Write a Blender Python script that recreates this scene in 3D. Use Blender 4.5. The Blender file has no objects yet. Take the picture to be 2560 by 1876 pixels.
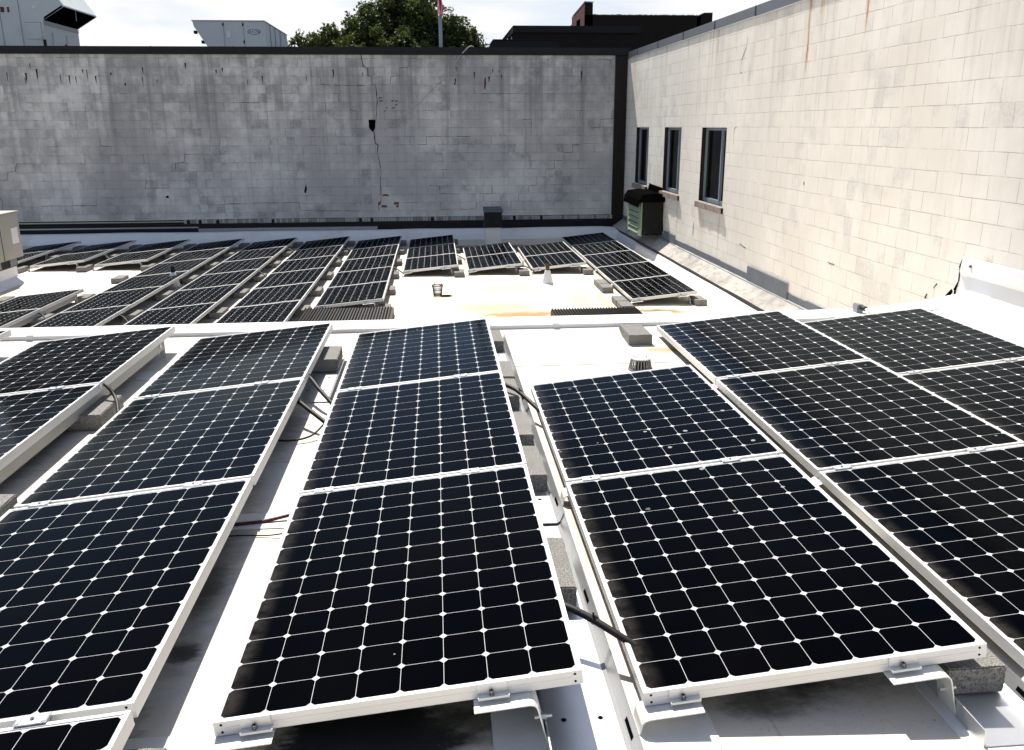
import bpy, bmesh, math, random
from mathutils import Vector, Matrix
random.seed(7)
SC = bpy.context.scene
COL = SC.collection
# ------------------------------------------------------------------ camera
CR = Vector((0.99625886, -0.08633363, -0.00384512))
CU = Vector((0.02760999, 0.27581666, 0.96081364))
CF = Vector((0.08188998, 0.95732527, -0.27716846))
CAM = Vector((0, 0, 1.70))
cd = bpy.data.cameras.new('camera'); cam = bpy.data.objects.new('camera', cd); COL.objects.link(cam)
cam.matrix_world = Matrix(((CR.x, CU.x, -CF.x, CAM.x), (CR.y, CU.y, -CF.y, CAM.y), (CR.z, CU.z, -CF.z, CAM.z), (0, 0, 0, 1)))
cd.sensor_width = 36; cd.lens = 30.322; cd.clip_start = 0.05; cd.clip_end = 3000
SC.camera = cam
# ------------------------------------------------------------------ world, sun, exposure
SUN = Vector((-0.17, 0.66, 1.0)).normalized()
SUN_EL = math.asin(SUN.z); SUN_AZ = math.atan2(SUN.x, SUN.y)
w = bpy.data.worlds.new('World'); SC.world = w; w.use_nodes = True
nt = w.node_tree; nt.nodes.clear()
def wn(t, **k):
    n = nt.nodes.new(t)
    for a, b in k.items(): setattr(n, a, b)
    return n
wo = wn('ShaderNodeOutputWorld'); bg = wn('ShaderNodeBackground'); bg.inputs['Strength'].default_value = 0.075
sky = wn('ShaderNodeTexSky', sky_type='NISHITA', sun_disc=False, sun_elevation=SUN_EL, sun_rotation=SUN_AZ, air_density=1.0, dust_density=1.2, ozone_density=1.0)
tc = wn('ShaderNodeTexCoord'); mp = wn('ShaderNodeMapping'); mp.inputs['Scale'].default_value = (1.0, 1.0, 2.6); mp.inputs['Location'].default_value = (0.35, 0.2, 0.1)
nz = wn('ShaderNodeTexNoise'); nz.inputs['Scale'].default_value = 2.3; nz.inputs['Detail'].default_value = 7; nz.inputs['Roughness'].default_value = 0.58
sx = wn('ShaderNodeSeparateXYZ')
hr = wn('ShaderNodeMapRange'); hr.inputs['From Min'].default_value = 0.10; hr.inputs['From Max'].default_value = 0.32; hr.inputs['To Min'].default_value = 0.32; hr.inputs['To Max'].default_value = -0.10
ad = wn('ShaderNodeMath', operation='ADD'); cr_ = wn('ShaderNodeValToRGB')
cr_.color_ramp.elements[0].position = 0.50; cr_.color_ramp.elements[1].position = 0.64
mixc = wn('ShaderNodeMix', data_type='RGBA'); nz2 = wn('ShaderNodeTexNoise'); nz2.inputs['Scale'].default_value = 5.5; nz2.inputs['Detail'].default_value = 6; mp2 = wn('ShaderNodeMapping'); mp2.inputs['Scale'].default_value = (1, 1, 3.5)
cl = wn('ShaderNodeValToRGB'); cl.color_ramp.elements[0].position = .40; cl.color_ramp.elements[0].color = (.80, .87, .96, 1); cl.color_ramp.elements[1].position = .56; cl.color_ramp.elements[1].color = (1, 1, 1, 1)
cm = wn('ShaderNodeVectorMath', operation='SCALE'); cm.inputs['Scale'].default_value = 8.3
L = nt.links.new
L(tc.outputs['Generated'], mp2.inputs['Vector']); L(mp2.outputs[0], nz2.inputs['Vector']); L(nz2.outputs['Fac'], cl.inputs['Fac']); L(cl.outputs['Color'], cm.inputs[0]); L(cm.outputs[0], mixc.inputs['B'])
L(tc.outputs['Generated'], mp.inputs['Vector']); L(mp.outputs['Vector'], nz.inputs['Vector']); L(tc.outputs['Generated'], sx.inputs[0])
L(sx.outputs['Z'], hr.inputs['Value']); L(nz.outputs['Fac'], ad.inputs[0]); L(hr.outputs[0], ad.inputs[1]); L(ad.outputs[0], cr_.inputs['Fac'])
L(cr_.outputs['Color'], mixc.inputs['Factor']); L(sky.outputs['Color'], mixc.inputs['A']); L(mixc.outputs['Result'], bg.inputs['Color']); L(bg.outputs[0], wo.inputs['Surface'])
sl = bpy.data.lights.new('sun', 'SUN'); sl.energy = 4.7; sl.angle = math.radians(0.53); sl.color = (1.0, 0.94, 0.85)
so = bpy.data.objects.new('sun', sl); COL.objects.link(so); so.location = (0, 0, 30); so.rotation_euler = SUN.to_track_quat('Z', 'Y').to_euler()
SC.view_settings.view_transform = 'Standard'; SC.view_settings.look = 'None'; SC.view_settings.gamma = 1.0
SC.view_settings.exposure = 0.70
SC.cycles.max_bounces = 8; SC.cycles.diffuse_bounces = 4; SC.cycles.glossy_bounces = 4
# ------------------------------------------------------------------ node helper
class G:
    def __init__(s, name):
        s.m = bpy.data.materials.new(name); s.m.use_nodes = True
        s.t = s.m.node_tree; s.t.nodes.clear()
        s.out = s.t.nodes.new('ShaderNodeOutputMaterial'); s.b = s.t.nodes.new('ShaderNodeBsdfPrincipled')
        s.t.links.new(s.b.outputs[0], s.out.inputs['Surface'])
    def put(s, sock, v):
        if isinstance(v, bpy.types.NodeSocket): s.t.links.new(v, sock)
        elif v is not None:
            if sock.type == 'RGBA' and not hasattr(v, '__len__'): v = (v, v, v, 1)
            elif sock.type == 'RGBA' and len(v) == 3: v = (*v, 1)
            sock.default_value = v
    def n(s, t, props=None, **ins):
        k = s.t.nodes.new(t)
        for a, b in (props or {}).items(): setattr(k, a, b)
        for a, b in ins.items(): s.put(k.inputs[a.replace('_', ' ')], b)
        return k
    def obj(s): return s.n('ShaderNodeTexCoord').outputs['Object']
    def pos(s): return s.n('ShaderNodeNewGeometry').outputs['Position']
    def map(s, v, scale=(1, 1, 1), loc=(0, 0, 0), rot=(0, 0, 0)):
        return s.n('ShaderNodeMapping', None, Vector=v, Scale=scale, Location=loc, Rotation=rot).outputs[0]
    def noise(s, v, scale, detail=4, rough=0.55, dist=0.0):
        return s.n('ShaderNodeTexNoise', None, Vector=v, Scale=scale, Detail=detail, Roughness=rough, Distortion=dist).outputs['Fac']
    def math(s, op, a, b=None, c=None, clamp=False):
        k = s.n('ShaderNodeMath', {'operation': op, 'use_clamp': clamp}); s.put(k.inputs[0], a)
        if b is not None: s.put(k.inputs[1], b)
        if c is not None: s.put(k.inputs[2], c)
        return k.outputs[0]
    def sep(s, v): k = s.n('ShaderNodeSeparateXYZ', None, Vector=v); return k.outputs[0], k.outputs[1], k.outputs[2]
    def comb(s, x, y, z): return s.n('ShaderNodeCombineXYZ', None, X=x, Y=y, Z=z).outputs[0]
    def mix(s, f, a, b, mode='MIX'):
        k = s.n('ShaderNodeMix', {'data_type': 'RGBA', 'blend_type': mode})
        s.put(k.inputs['Factor'], f); s.put(k.inputs['A'], a); s.put(k.inputs['B'], b); return k.outputs['Result']
    def ramp(s, f, p0, p1, v0=0.0, v1=1.0):
        return s.n('ShaderNodeMapRange', {'interpolation_type': 'SMOOTHSTEP'}, Value=f, From_Min=p0, From_Max=p1, To_Min=v0, To_Max=v1).outputs[0]
    def bump(s, h, st=0.2, d=0.01): s.put(s.b.inputs['Normal'], s.n('ShaderNodeBump', None, Strength=st, Distance=d, Height=h).outputs[0])
    def fin(s, col, rough=0.6, metal=0.0, spec=0.5):
        s.put(s.b.inputs['Base Color'], col); s.put(s.b.inputs['Roughness'], rough); s.put(s.b.inputs['Metallic'], metal)
        s.put(s.b.inputs['Specular IOR Level'], spec); return s.m
    def blob(s, x, y, cx, cy, rx, ry):
        a = s.math('DIVIDE', s.math('SUBTRACT', x, cx), rx); b = s.math('DIVIDE', s.math('SUBTRACT', y, cy), ry)
        return s.math('SUBTRACT', 1.0, s.math('SQRT', s.math('ADD', s.math('MULTIPLY', a, a), s.math('MULTIPLY', b, b))))
M = {}
def plain(name, col, rough=0.6, metal=0.0, spec=0.5, var=0.12, scale=6.0, bump=0.0, dirt=None, fine=0):
    g = G(name); p = g.pos(); n = g.noise(p, scale, 5)
    c2 = tuple(min(1, c * (1 - var)) for c in col); c3 = tuple(min(1, c * (1 + var * .6)) for c in col)
    c = g.mix(n, c2, c3)
    if dirt: c = g.mix(g.ramp(g.noise(p, scale * .6, 7, .65), .5, .72, 0, .75), c, dirt)
    if fine: c = g.mix(g.ramp(g.noise(p, fine, 2), .3, .7), c, tuple(x * 1.5 for x in col))
    if bump: g.bump(g.noise(p, scale * 8, 4), bump, .004)
    M[name] = g.fin(c, rough, metal, spec); return M[name]
plain('aluminium', (.72, .72, .71), .42, .25, .5, .06, 9)
plain('mill_aluminium', (.62, .63, .64), .38, .75, .5, .12, 14)
plain('sheet_grey', (.17, .19, .22), .6, .3, .4, .35, 7)
plain('deflector_sheet', (.36, .37, .37), .5, .3, .4, .1, 6)
plain('galvanised', (.30, .33, .37), .45, .65, .5, .3, 18)
plain('dark_metal', (.010, .011, .013), .55, .2, .25, .3, 5)
plain('coping_metal', (.16, .175, .20), .38, .55, .5, .2, 2.2)
plain('black_rubber', (.010, .010, .011), .55, 0, .35, .3, 20)
plain('bolt_steel', (.12, .12, .12), .35, .9, .5, .2, 40)
plain('hole_black', (.004, .004, .004), .9, 0, .0)
plain('white_paint', (.78, .79, .80), .5, 0, .4, .06, 4)
plain('kerb_membrane', (.80, .81, .82), .62, 0, .35, .09, 1.6, .12, dirt=(.62, .61, .58))
plain('unit_paint', (.62, .66, .66), .5, .1, .4, .12, 1.2, 0, dirt=(.45, .47, .46))
plain('tan_paint', (.40, .385, .35), .55, 0, .35, .16, 1.8, 0, dirt=(.27, .255, .22))
plain('window_frame', (.30, .37, .43), .45, .3, .4, .15, 6)
plain('brick_red', (.17, .075, .055), .85, 0, .2, .35, 14, .3)
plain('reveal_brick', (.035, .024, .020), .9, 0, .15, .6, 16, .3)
plain('brown_metal', (.016, .012, .010), .6, .1, .3, .5, 3)
plain('green_paint', (.33, .42, .27), .6, 0, .3, .2, 5)
plain('dark_roof', (.030, .028, .026), .85, 0, .2, .3, 1)
plain('dark_brick', (.020, .015, .014), .9, 0, .15, .3, 2)
plain('maroon_brick', (.13, .045, .05), .85, 0, .2, .25, 3)
plain('grey_stone', (.25, .25, .24), .8, 0, .2, .25, 3)
plain('bark', (.045, .035, .028), .9, 0, .1, .3, 8)
plain('ground_mat', (.09, .095, .075), .9, 0, .2, .3, .05)
for nm_, c_ in (('red_cloth', (.62, .02, .04)), ('white_cloth', (.85, .85, .85))):
    g = G(nm_); g.fin(c_, .7, 0, .2); tl = g.n('ShaderNodeBsdfTranslucent', None, Color=c_); ms = g.n('ShaderNodeMixShader'); ms.inputs[0].default_value = .6
    g.t.links.new(g.b.outputs[0], ms.inputs[1]); g.t.links.new(tl.outputs[0], ms.inputs[2]); g.t.links.new(ms.outputs[0], g.out.inputs['Surface']); M[nm_] = g.m
plain('blue_ink', (.03, .06, .25), .5, 0, .3, .05)
plain('wire_red', (.07, .010, .010), .5, 0, .4)
plain('grey_wire', (.42, .43, .42), .6, 0, .3)
# concrete block
g = G('concrete'); p = g.pos(); f1 = g.noise(p, 90, 3, .7); f2 = g.noise(p, 170, 3, .75); f3 = g.noise(p, 9, 5)
c = g.mix(f1, (.24, .235, .22), (.42, .41, .385)); c = g.mix(g.ramp(f2, .40, .56), (.09, .09, .085), c); c = g.mix(g.ramp(f3, .4, .75, 0, .5), c, (.20, .19, .16))
c = g.mix(g.math('MULTIPLY', g.n('ShaderNodeObjectInfo').outputs['Random'], .35), c, (.15, .148, .145))
g.bump(f2, .8, .003); M['concrete'] = g.fin(c, .92, 0, .2)
# leaves
g = G('leaf'); p = g.pos(); f = g.noise(p, .55, 3); f2 = g.noise(p, 9, 2)
c = g.mix(g.ramp(f, .35, .65), (.016, .030, .012), (.055, .080, .022)); c = g.mix(g.math('MULTIPLY', f2, .6), c, (.085, .115, .03))
M['leaf'] = g.fin(c, .6, 0, .25)
tl = g.n('ShaderNodeBsdfTranslucent', None, Color=g.mix(.5, c, (.16, .22, .04))); ms = g.n('ShaderNodeMixShader', None); ms.inputs[0].default_value = .24
g.t.links.new(g.b.outputs[0], ms.inputs[1]); g.t.links.new(tl.outputs[0], ms.inputs[2]); g.t.links.new(ms.outputs[0], g.out.inputs['Surface'])
# glass of far windows
g = G('window_glass'); M['window_glass'] = g.fin(g.mix(g.noise(g.pos(), 1.3, 3), (.0015, .002, .0025), (.005, .006, .007)), .10, 0, .05)
# solar laminate : object coords x 0..1.046, y 0..1.559
g = G('solar_cells'); o = g.obj(); x, y, z = g.sep(o); P_ = .127
ux = g.math('DIVIDE', g.math('SUBTRACT', x, .015), P_); uy = g.math('DIVIDE', g.math('SUBTRACT', y, .0175), P_)
fx = g.math('MULTIPLY', g.math('ABSOLUTE', g.math('SUBTRACT', g.math('FRACT', ux), .5)), P_)
fy = g.math('MULTIPLY', g.math('ABSOLUTE', g.math('SUBTRACT', g.math('FRACT', uy), .5)), P_)
mx = g.math('MAXIMUM', fx, fy); ln = g.math('SQRT', g.math('ADD', g.math('MULTIPLY', fx, fx), g.math('MULTIPLY', fy, fy)))
ch = g.math('ADD', fx, fy)
ins = g.math('MULTIPLY', g.math('LESS_THAN', mx, .06275), g.math('LESS_THAN', ln, .0803))
ins = g.math('MULTIPLY', ins, g.math('LESS_THAN', ch, .1142))
for (u, lim) in ((ux, 8), (uy, 12)):
    ins = g.math('MULTIPLY', ins, g.math('MULTIPLY', g.math('GREATER_THAN', u, 0.0), g.math('LESS_THAN', u, float(lim))))
rnd = g.n('ShaderNodeObjectInfo').outputs['Random']
wnz = g.n('ShaderNodeTexWhiteNoise', {'noise_dimensions': '4D'}, Vector=g.comb(g.math('FLOOR', ux), g.math('FLOOR', uy), 0.0), W=rnd).outputs['Value']
cc = g.mix(wnz, (.0005, .0007, .0014), (.0011, .0011, .0015))
col = g.mix(ins, (.54, .55, .56), cc)
po = g.pos()
# dust film, edge dust along the low side, droppings
film = g.math('MULTIPLY', g.ramp(g.noise(po, 1.7, 5, .6), .42, .75), .0012)
edge = g.math('MULTIPLY', g.ramp(x, .085, .012), g.ramp(g.noise(po, 16, 5, .65), .3, .7, .012, .06))
col = g.mix(g.math('ADD', film, edge), col, (.55, .50, .44))
vo = g.n('ShaderNodeTexVoronoi', {'feature': 'F1'}, Vector=g.map(po, (1, 1, .3)), Scale=6.5); dv = vo.outputs['Distance']
cv = g.sep(vo.outputs['Color'])[0]
sp = g.math('MULTIPLY', g.math('LESS_THAN', dv, g.math('MULTIPLY', g.noise(po, 45, 3), .085)), g.math('GREATER_THAN', cv, .80))
px_, py_, pz_ = g.sep(po)
zone = g.math('ADD', g.ramp(g.blob(px_, py_, 1.25, 4.3, .75, 1.5), .0, .4), .0, clamp=True)
vo2 = g.n('ShaderNodeTexVoronoi', {'feature': 'F1'}, Vector=g.map(po, (1, 1, .3)), Scale=15); 
sp2 = g.math('MULTIPLY', g.math('LESS_THAN', vo2.outputs['Distance'], g.math('MULTIPLY', g.noise(po, 60, 5, .8), .33)), g.math('GREATER_THAN', g.sep(vo2.outputs['Color'])[0], .90))
spt = g.math('ADD', g.math('MULTIPLY', sp, .35), g.math('MULTIPLY', g.math('MULTIPLY', sp2, zone), .55), clamp=True)
col = g.mix(spt, col, (.52, .54, .56))
g.fin(col, .6, 0, 0.0)
gl = g.n('ShaderNodeBsdfGlossy', None, Color=(.74, .88, 1.0, 1), Roughness=g.ramp(g.noise(po, 3, 4), .3, .8, .05, .13))
fcg = g.n('ShaderNodeLayerWeight', None, Blend=.5).outputs['Facing']
fac = g.math('ADD', g.math('MULTIPLY', g.math('MINIMUM', g.math('POWER', fcg, 7.0), .17), .56), .0008)
ms = g.n('ShaderNodeMixShader'); g.t.links.new(fac, ms.inputs[0]); g.t.links.new(g.b.outputs[0], ms.inputs[1]); g.t.links.new(gl.outputs[0], ms.inputs[2]); g.t.links.new(ms.outputs[0], g.out.inputs['Surface'])
M['solar_cells'] = g.m
# roof membrane
def roof_mat(name, spots, base=(.76, .715, .63), seam=2.9, zoff=0.0):
    g = G(name); p = g.pos(); x, y, z = g.sep(p)
    n1 = g.noise(p, .55, 6, .6); n2 = g.noise(p, 3.2, 6, .65); n3 = g.noise(p, 22, 4, .6); n4 = g.noise(g.map(p, (1, .35, 1)), 1.6, 6, .7)
    c = g.mix(g.ramp(n1, .35, .7), base, (.66, .59, .49)); c = g.mix(g.ramp(n2, .5, .78, 0, .55), c, (.52, .455, .365))
    c = g.mix(g.ramp(n3, .58, .8, 0, .30), c, (.50, .47, .42))
    c = g.mix(g.ramp(n4, .62, .78, 0, .35), c, (.52, .46, .37))
    gr = g.math('MULTIPLY', g.ramp(g.noise(p, 75, 3, .7), .62, .70), g.ramp(g.noise(p, 2.3, 5, .6), .42, .62, .05, .8))
    c = g.mix(gr, c, (.16, .14, .12))
    ms_ = g.ramp(g.noise(g.map(p, (1, 2.6, 1)), 7, 7, .72, .8), .60, .70, 0, .45)
    c = g.mix(ms_, c, (.33, .285, .22))
    # lap seams every few metres
    sy = g.math('ABSOLUTE', g.math('SUBTRACT', g.math('FRACT', g.math('DIVIDE', g.math('ADD', y, g.math('MULTIPLY', n2, .02)), seam)), .5))
    sm = g.math('MULTIPLY', g.math('LESS_THAN', sy, .0022), g.ramp(g.noise(p, 1.1, 3), .35, .6, .1, .7))
    c = g.mix(sm, c, (.17, .15, .12))
    sx_ = g.math('ABSOLUTE', g.math('SUBTRACT', g.math('FRACT', g.math('DIVIDE', g.math('ADD', x, .7), 3.3)), .5))
    c = g.mix(g.math('MULTIPLY', g.math('LESS_THAN', sx_, .0016), .35), c, (.36, .33, .29))
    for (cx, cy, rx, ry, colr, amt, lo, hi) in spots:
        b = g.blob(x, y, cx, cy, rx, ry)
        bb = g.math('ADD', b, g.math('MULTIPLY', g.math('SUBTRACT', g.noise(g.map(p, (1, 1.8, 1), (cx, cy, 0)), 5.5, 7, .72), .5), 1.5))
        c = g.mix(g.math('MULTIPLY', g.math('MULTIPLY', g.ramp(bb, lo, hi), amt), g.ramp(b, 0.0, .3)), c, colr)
    g.bump(g.math('ADD', g.math('ADD', n3, g.math('MULTIPLY', n2, 4.0)), g.math('MULTIPLY', sm, -3.0)), .22, .006)
    M[name] = g.fin(c, .68, 0, .3); return M[name]
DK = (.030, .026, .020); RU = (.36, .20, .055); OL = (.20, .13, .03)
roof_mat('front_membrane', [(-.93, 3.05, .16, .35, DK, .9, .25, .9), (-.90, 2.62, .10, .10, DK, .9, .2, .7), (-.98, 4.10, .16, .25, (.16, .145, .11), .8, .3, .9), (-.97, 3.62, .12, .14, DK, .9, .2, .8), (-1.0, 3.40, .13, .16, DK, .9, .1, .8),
    (-.98, 2.1, .15, .5, (.17, .16, .13), .8, .3, .9), (1.15, 2.35, .5, .30, DK, .85, .2, .9), (.95, 2.2, .25, .2, (.12, .11, .09), .8, .3, .9), (-.22, 2.16, .42, .22, (.012, .011, .010), .97, .0, .5), (.10, 2.2, .3, .2, (.10, .085, .06), .8, .2, .9), (-.92, 4.9, .2, .9, (.20, .18, .14), .7, .2, .9), (-.95, 3.2, .2, 1.2, (.22, .19, .15), .7, .1, .9), (.6, 3.6, .10, 1.5, (.30, .25, .19), .6, .2, .9), (1.62, 3.8, .10, 1.5, (.10, .08, .06), .7, .1, .8), (-2.2, 4.6, .16, 1.4, (.30, .28, .23), .8, .2, .9),  # near-black spot under the centre row's front edge paints the panel's shadow deeper
    (1.75, 6.45, .35, .25, (.36, .26, .11), .8, .3, .9), (1.05, 6.6, 1.1, .12, (.48, .42, .34), .8, .3, .9), (4.3, 6.6, .4, .5, (.62, .54, .45), .6, .3, .9), (2.0, 6.0, .5, .3, (.55, .42, .22), .5, .3, .9)])
roof_mat('lower_membrane', [(1.25, 12.62, .95, .34, RU, .95, .05, .65), (.9, 13.2, 1.2, .7, (.48, .36, .21), .75, .1, .8), (3.3, 12.65, .55, .30, OL, .95, .05, .7), (3.45, 12.5, .9, .35, RU, .75, .2, .9), (2.65, 13.4, .12, 1.4, (.45, .33, .16), .7, .2, .8), (.02, 14.2, .40, .30, RU, .7, .3, .9),
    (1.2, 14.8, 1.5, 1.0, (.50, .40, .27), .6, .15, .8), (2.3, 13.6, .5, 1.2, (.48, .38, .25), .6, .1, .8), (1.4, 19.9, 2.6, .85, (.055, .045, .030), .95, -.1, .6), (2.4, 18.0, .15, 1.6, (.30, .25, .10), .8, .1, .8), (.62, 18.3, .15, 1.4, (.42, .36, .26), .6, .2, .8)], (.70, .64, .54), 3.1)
# painted block wall
def block_wall(name, ax, lo, hi, patch, hgt, patch_amt, streak, joint_amt, z0, rust=(), specks=0.0, grey_top=None, jv=(.33, .58)):
    g = G(name); p = g.pos(); x, y, z = g.sep(p); h = x if ax == 'x' else y
    n0 = g.noise(p, 2.2, 4)
    hh = g.math('ADD', h, g.math('MULTIPLY', g.math('SUBTRACT', n0, .5), .012)); zz = g.math('ADD', g.math('SUBTRACT', z, z0), g.math('MULTIPLY', g.math('SUBTRACT', g.noise(p, 1.4, 3), .5), .018))
    br = g.n('ShaderNodeTexBrick', {'offset': .5}, Vector=g.comb(hh, zz, 0.0), Scale=1.0, Color1=(1, 1, 1), Color2=(0, 0, 0), Mortar=(.5, .5, .5), Mortar_Size=.0045, Mortar_Smooth=.25, Brick_Width=hgt * 2, Row_Height=hgt)
    joint = br.outputs['Fac']; bid = br.outputs['Color']
    vis = g.ramp(g.noise(p, 2.6, 5, .75), jv[0], jv[1], .05, 1.0)
    jm = g.math('MULTIPLY', joint, vis)
    n1 = g.noise(p, .55, 7, .66); n2 = g.noise(p, 5, 6, .65); n3 = g.noise(p, 34, 3, .6)
    c = g.mix(g.ramp(n1, .38, .62), hi, lo); c = g.mix(g.math('MULTIPLY', g.ramp(n2, .45, .75), .35), c, lo)
    bv = g.n('ShaderNodeTexWhiteNoise', {'noise_dimensions': '2D'}, Vector=g.comb(g.math('FLOOR', g.math('DIVIDE', hh, hgt)), g.math('FLOOR', g.math('DIVIDE', zz, hgt)), 0.0)).outputs['Value']
    c = g.mix(g.math('MULTIPLY', g.ramp(bv, .5, 1.0), .35 if ax == 'y' else .20), c, lo)
    pm = g.math('MULTIPLY', g.ramp(g.math('ADD', g.noise(p, 1.35, 5, .62), g.math('MULTIPLY', bv, .14)), .62, .76), g.ramp(n3, .3, .66, .25, 1.0))
    c = g.mix(g.math('MULTIPLY', pm, patch_amt), c, patch)
    # vertical runs from the coping
    sv = g.noise(g.comb(g.math('MULTIPLY', h, 5.0), 0.0, g.math('MULTIPLY', z, .16)), 1.0, 5, .65)
    top = g.ramp(z, .3, 3.3); 
    c = g.mix(g.math('MULTIPLY', g.math('MULTIPLY', g.ramp(sv, .48, .72), g.math('ADD', g.math('MULTIPLY', top, g.ramp(n1, .3, .6)), .22)), streak), c, tuple(v * .40 for v in patch))
    sv2 = g.noise(g.comb(g.math('MULTIPLY', h, 16.0), 0.0, g.math('MULTIPLY', z, .7)), 1.0, 4, .75)
    tn = g.math('MULTIPLY', g.ramp(z, 1.9, 3.0), g.ramp(g.noise(p, 1.1, 3), .45, .62))
    c = g.mix(g.math('MULTIPLY', g.math('MULTIPLY', g.ramp(sv2, .62, .74), tn), min(1, streak * 1.3)), c, (.018, .016, .014))
    if grey_top: c = g.mix(g.math('MULTIPLY', g.math('ADD', g.ramp(z, grey_top[0], grey_top[1]), g.math('MULTIPLY', g.ramp(h, 1.0, -9.0), .55), clamp=True), g.ramp(g.math('ADD', g.math('MULTIPLY', sv, .32), g.math('ADD', g.math('MULTIPLY', n1, .34), g.math('ADD', g.math('MULTIPLY', n2, .28), g.math('MULTIPLY', bv, .06)))), .38, .60, .1, .85)), c, grey_top[2])
    for (ch_, cz0, cz1, wd, colr, amt) in rust:
        m = g.ramp(g.math('ABSOLUTE', g.math('SUBTRACT', g.math('ADD', h, g.math('MULTIPLY', n2, .05)), ch_)), wd, 0.0)
        m = g.math('MULTIPLY', m, g.math('MULTIPLY', g.ramp(z, cz0 - .25, cz0 + .25), g.ramp(z, cz1 + .05, cz1 - .05)))
        c = g.mix(g.math('MULTIPLY', g.math('MULTIPLY', m, g.ramp(g.noise(g.comb(g.math('MULTIPLY', h, 14.0), 0.0, z), 2.5, 5), .3, .6)), amt), c, colr)
    c = g.mix(g.math('MULTIPLY', jm, joint_amt), c, tuple(v * .22 for v in lo))
    g.bump(g.math('ADD', g.math('MULTIPLY', joint, -1.6), g.math('ADD', g.math('MULTIPLY', n3, .35), g.math('MULTIPLY', bv, .5))), .55, .006)
    M[name] = g.fin(c, .85, 0, .2); return M[name]
block_wall('grey_block', 'x', (.43, .435, .44), (.66, .665, .66), (.22, .225, .235), .2015, .75, .62, .8, .06, (), 0, (1.2, 3.3, (.25, .255, .265)), (.46, .64))
block_wall('cream_block', 'y', (.75, .71, .64), (.84, .805, .735), (.44, .44, .45), .2035, .42, .22, .50, .045,
    rust=[(11.5, 2.40, 3.30, .06, (.36, .14, .04), 1.0), (11.15, 2.9, 3.3, .10, (.42, .27, .12), .7), (9.95, 2.72, 3.30, .05, (.45, .19, .04), 1.0), (15.2, 2.9, 3.3, .05, (.45, .28, .14), .7), (17.0, 2.95, 3.3, .06, (.45, .28, .14), .6), (18.6, 3.0, 3.3, .08, (.40, .25, .14), .6), (13.58, 2.3, 2.5, .03, (.42, .2, .08), .8), (12.4, 2.2, 2.42, .03, (.42, .2, .08), .7), (15.5, 2.4, 3.25, .05, (.55, .35, .2), .5), (17.25, -.4, .25, .07, (.42, .25, .12), .7), (18.3, -.4, .2, .05, (.40, .25, .12), .5), (15.6, -.4, .2, .35, (.55, .42, .30), .45), (14.6, -.4, .2, .06, (.45, .3, .18), .6), (7.2, .50, .56, .12, (.50, .27, .09), .9), (6.5, .50, .56, .3, (.55, .27, .07), .9), (21.6, 2.2, 3.3, .35, (.62, .50, .38), .6)])
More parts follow.
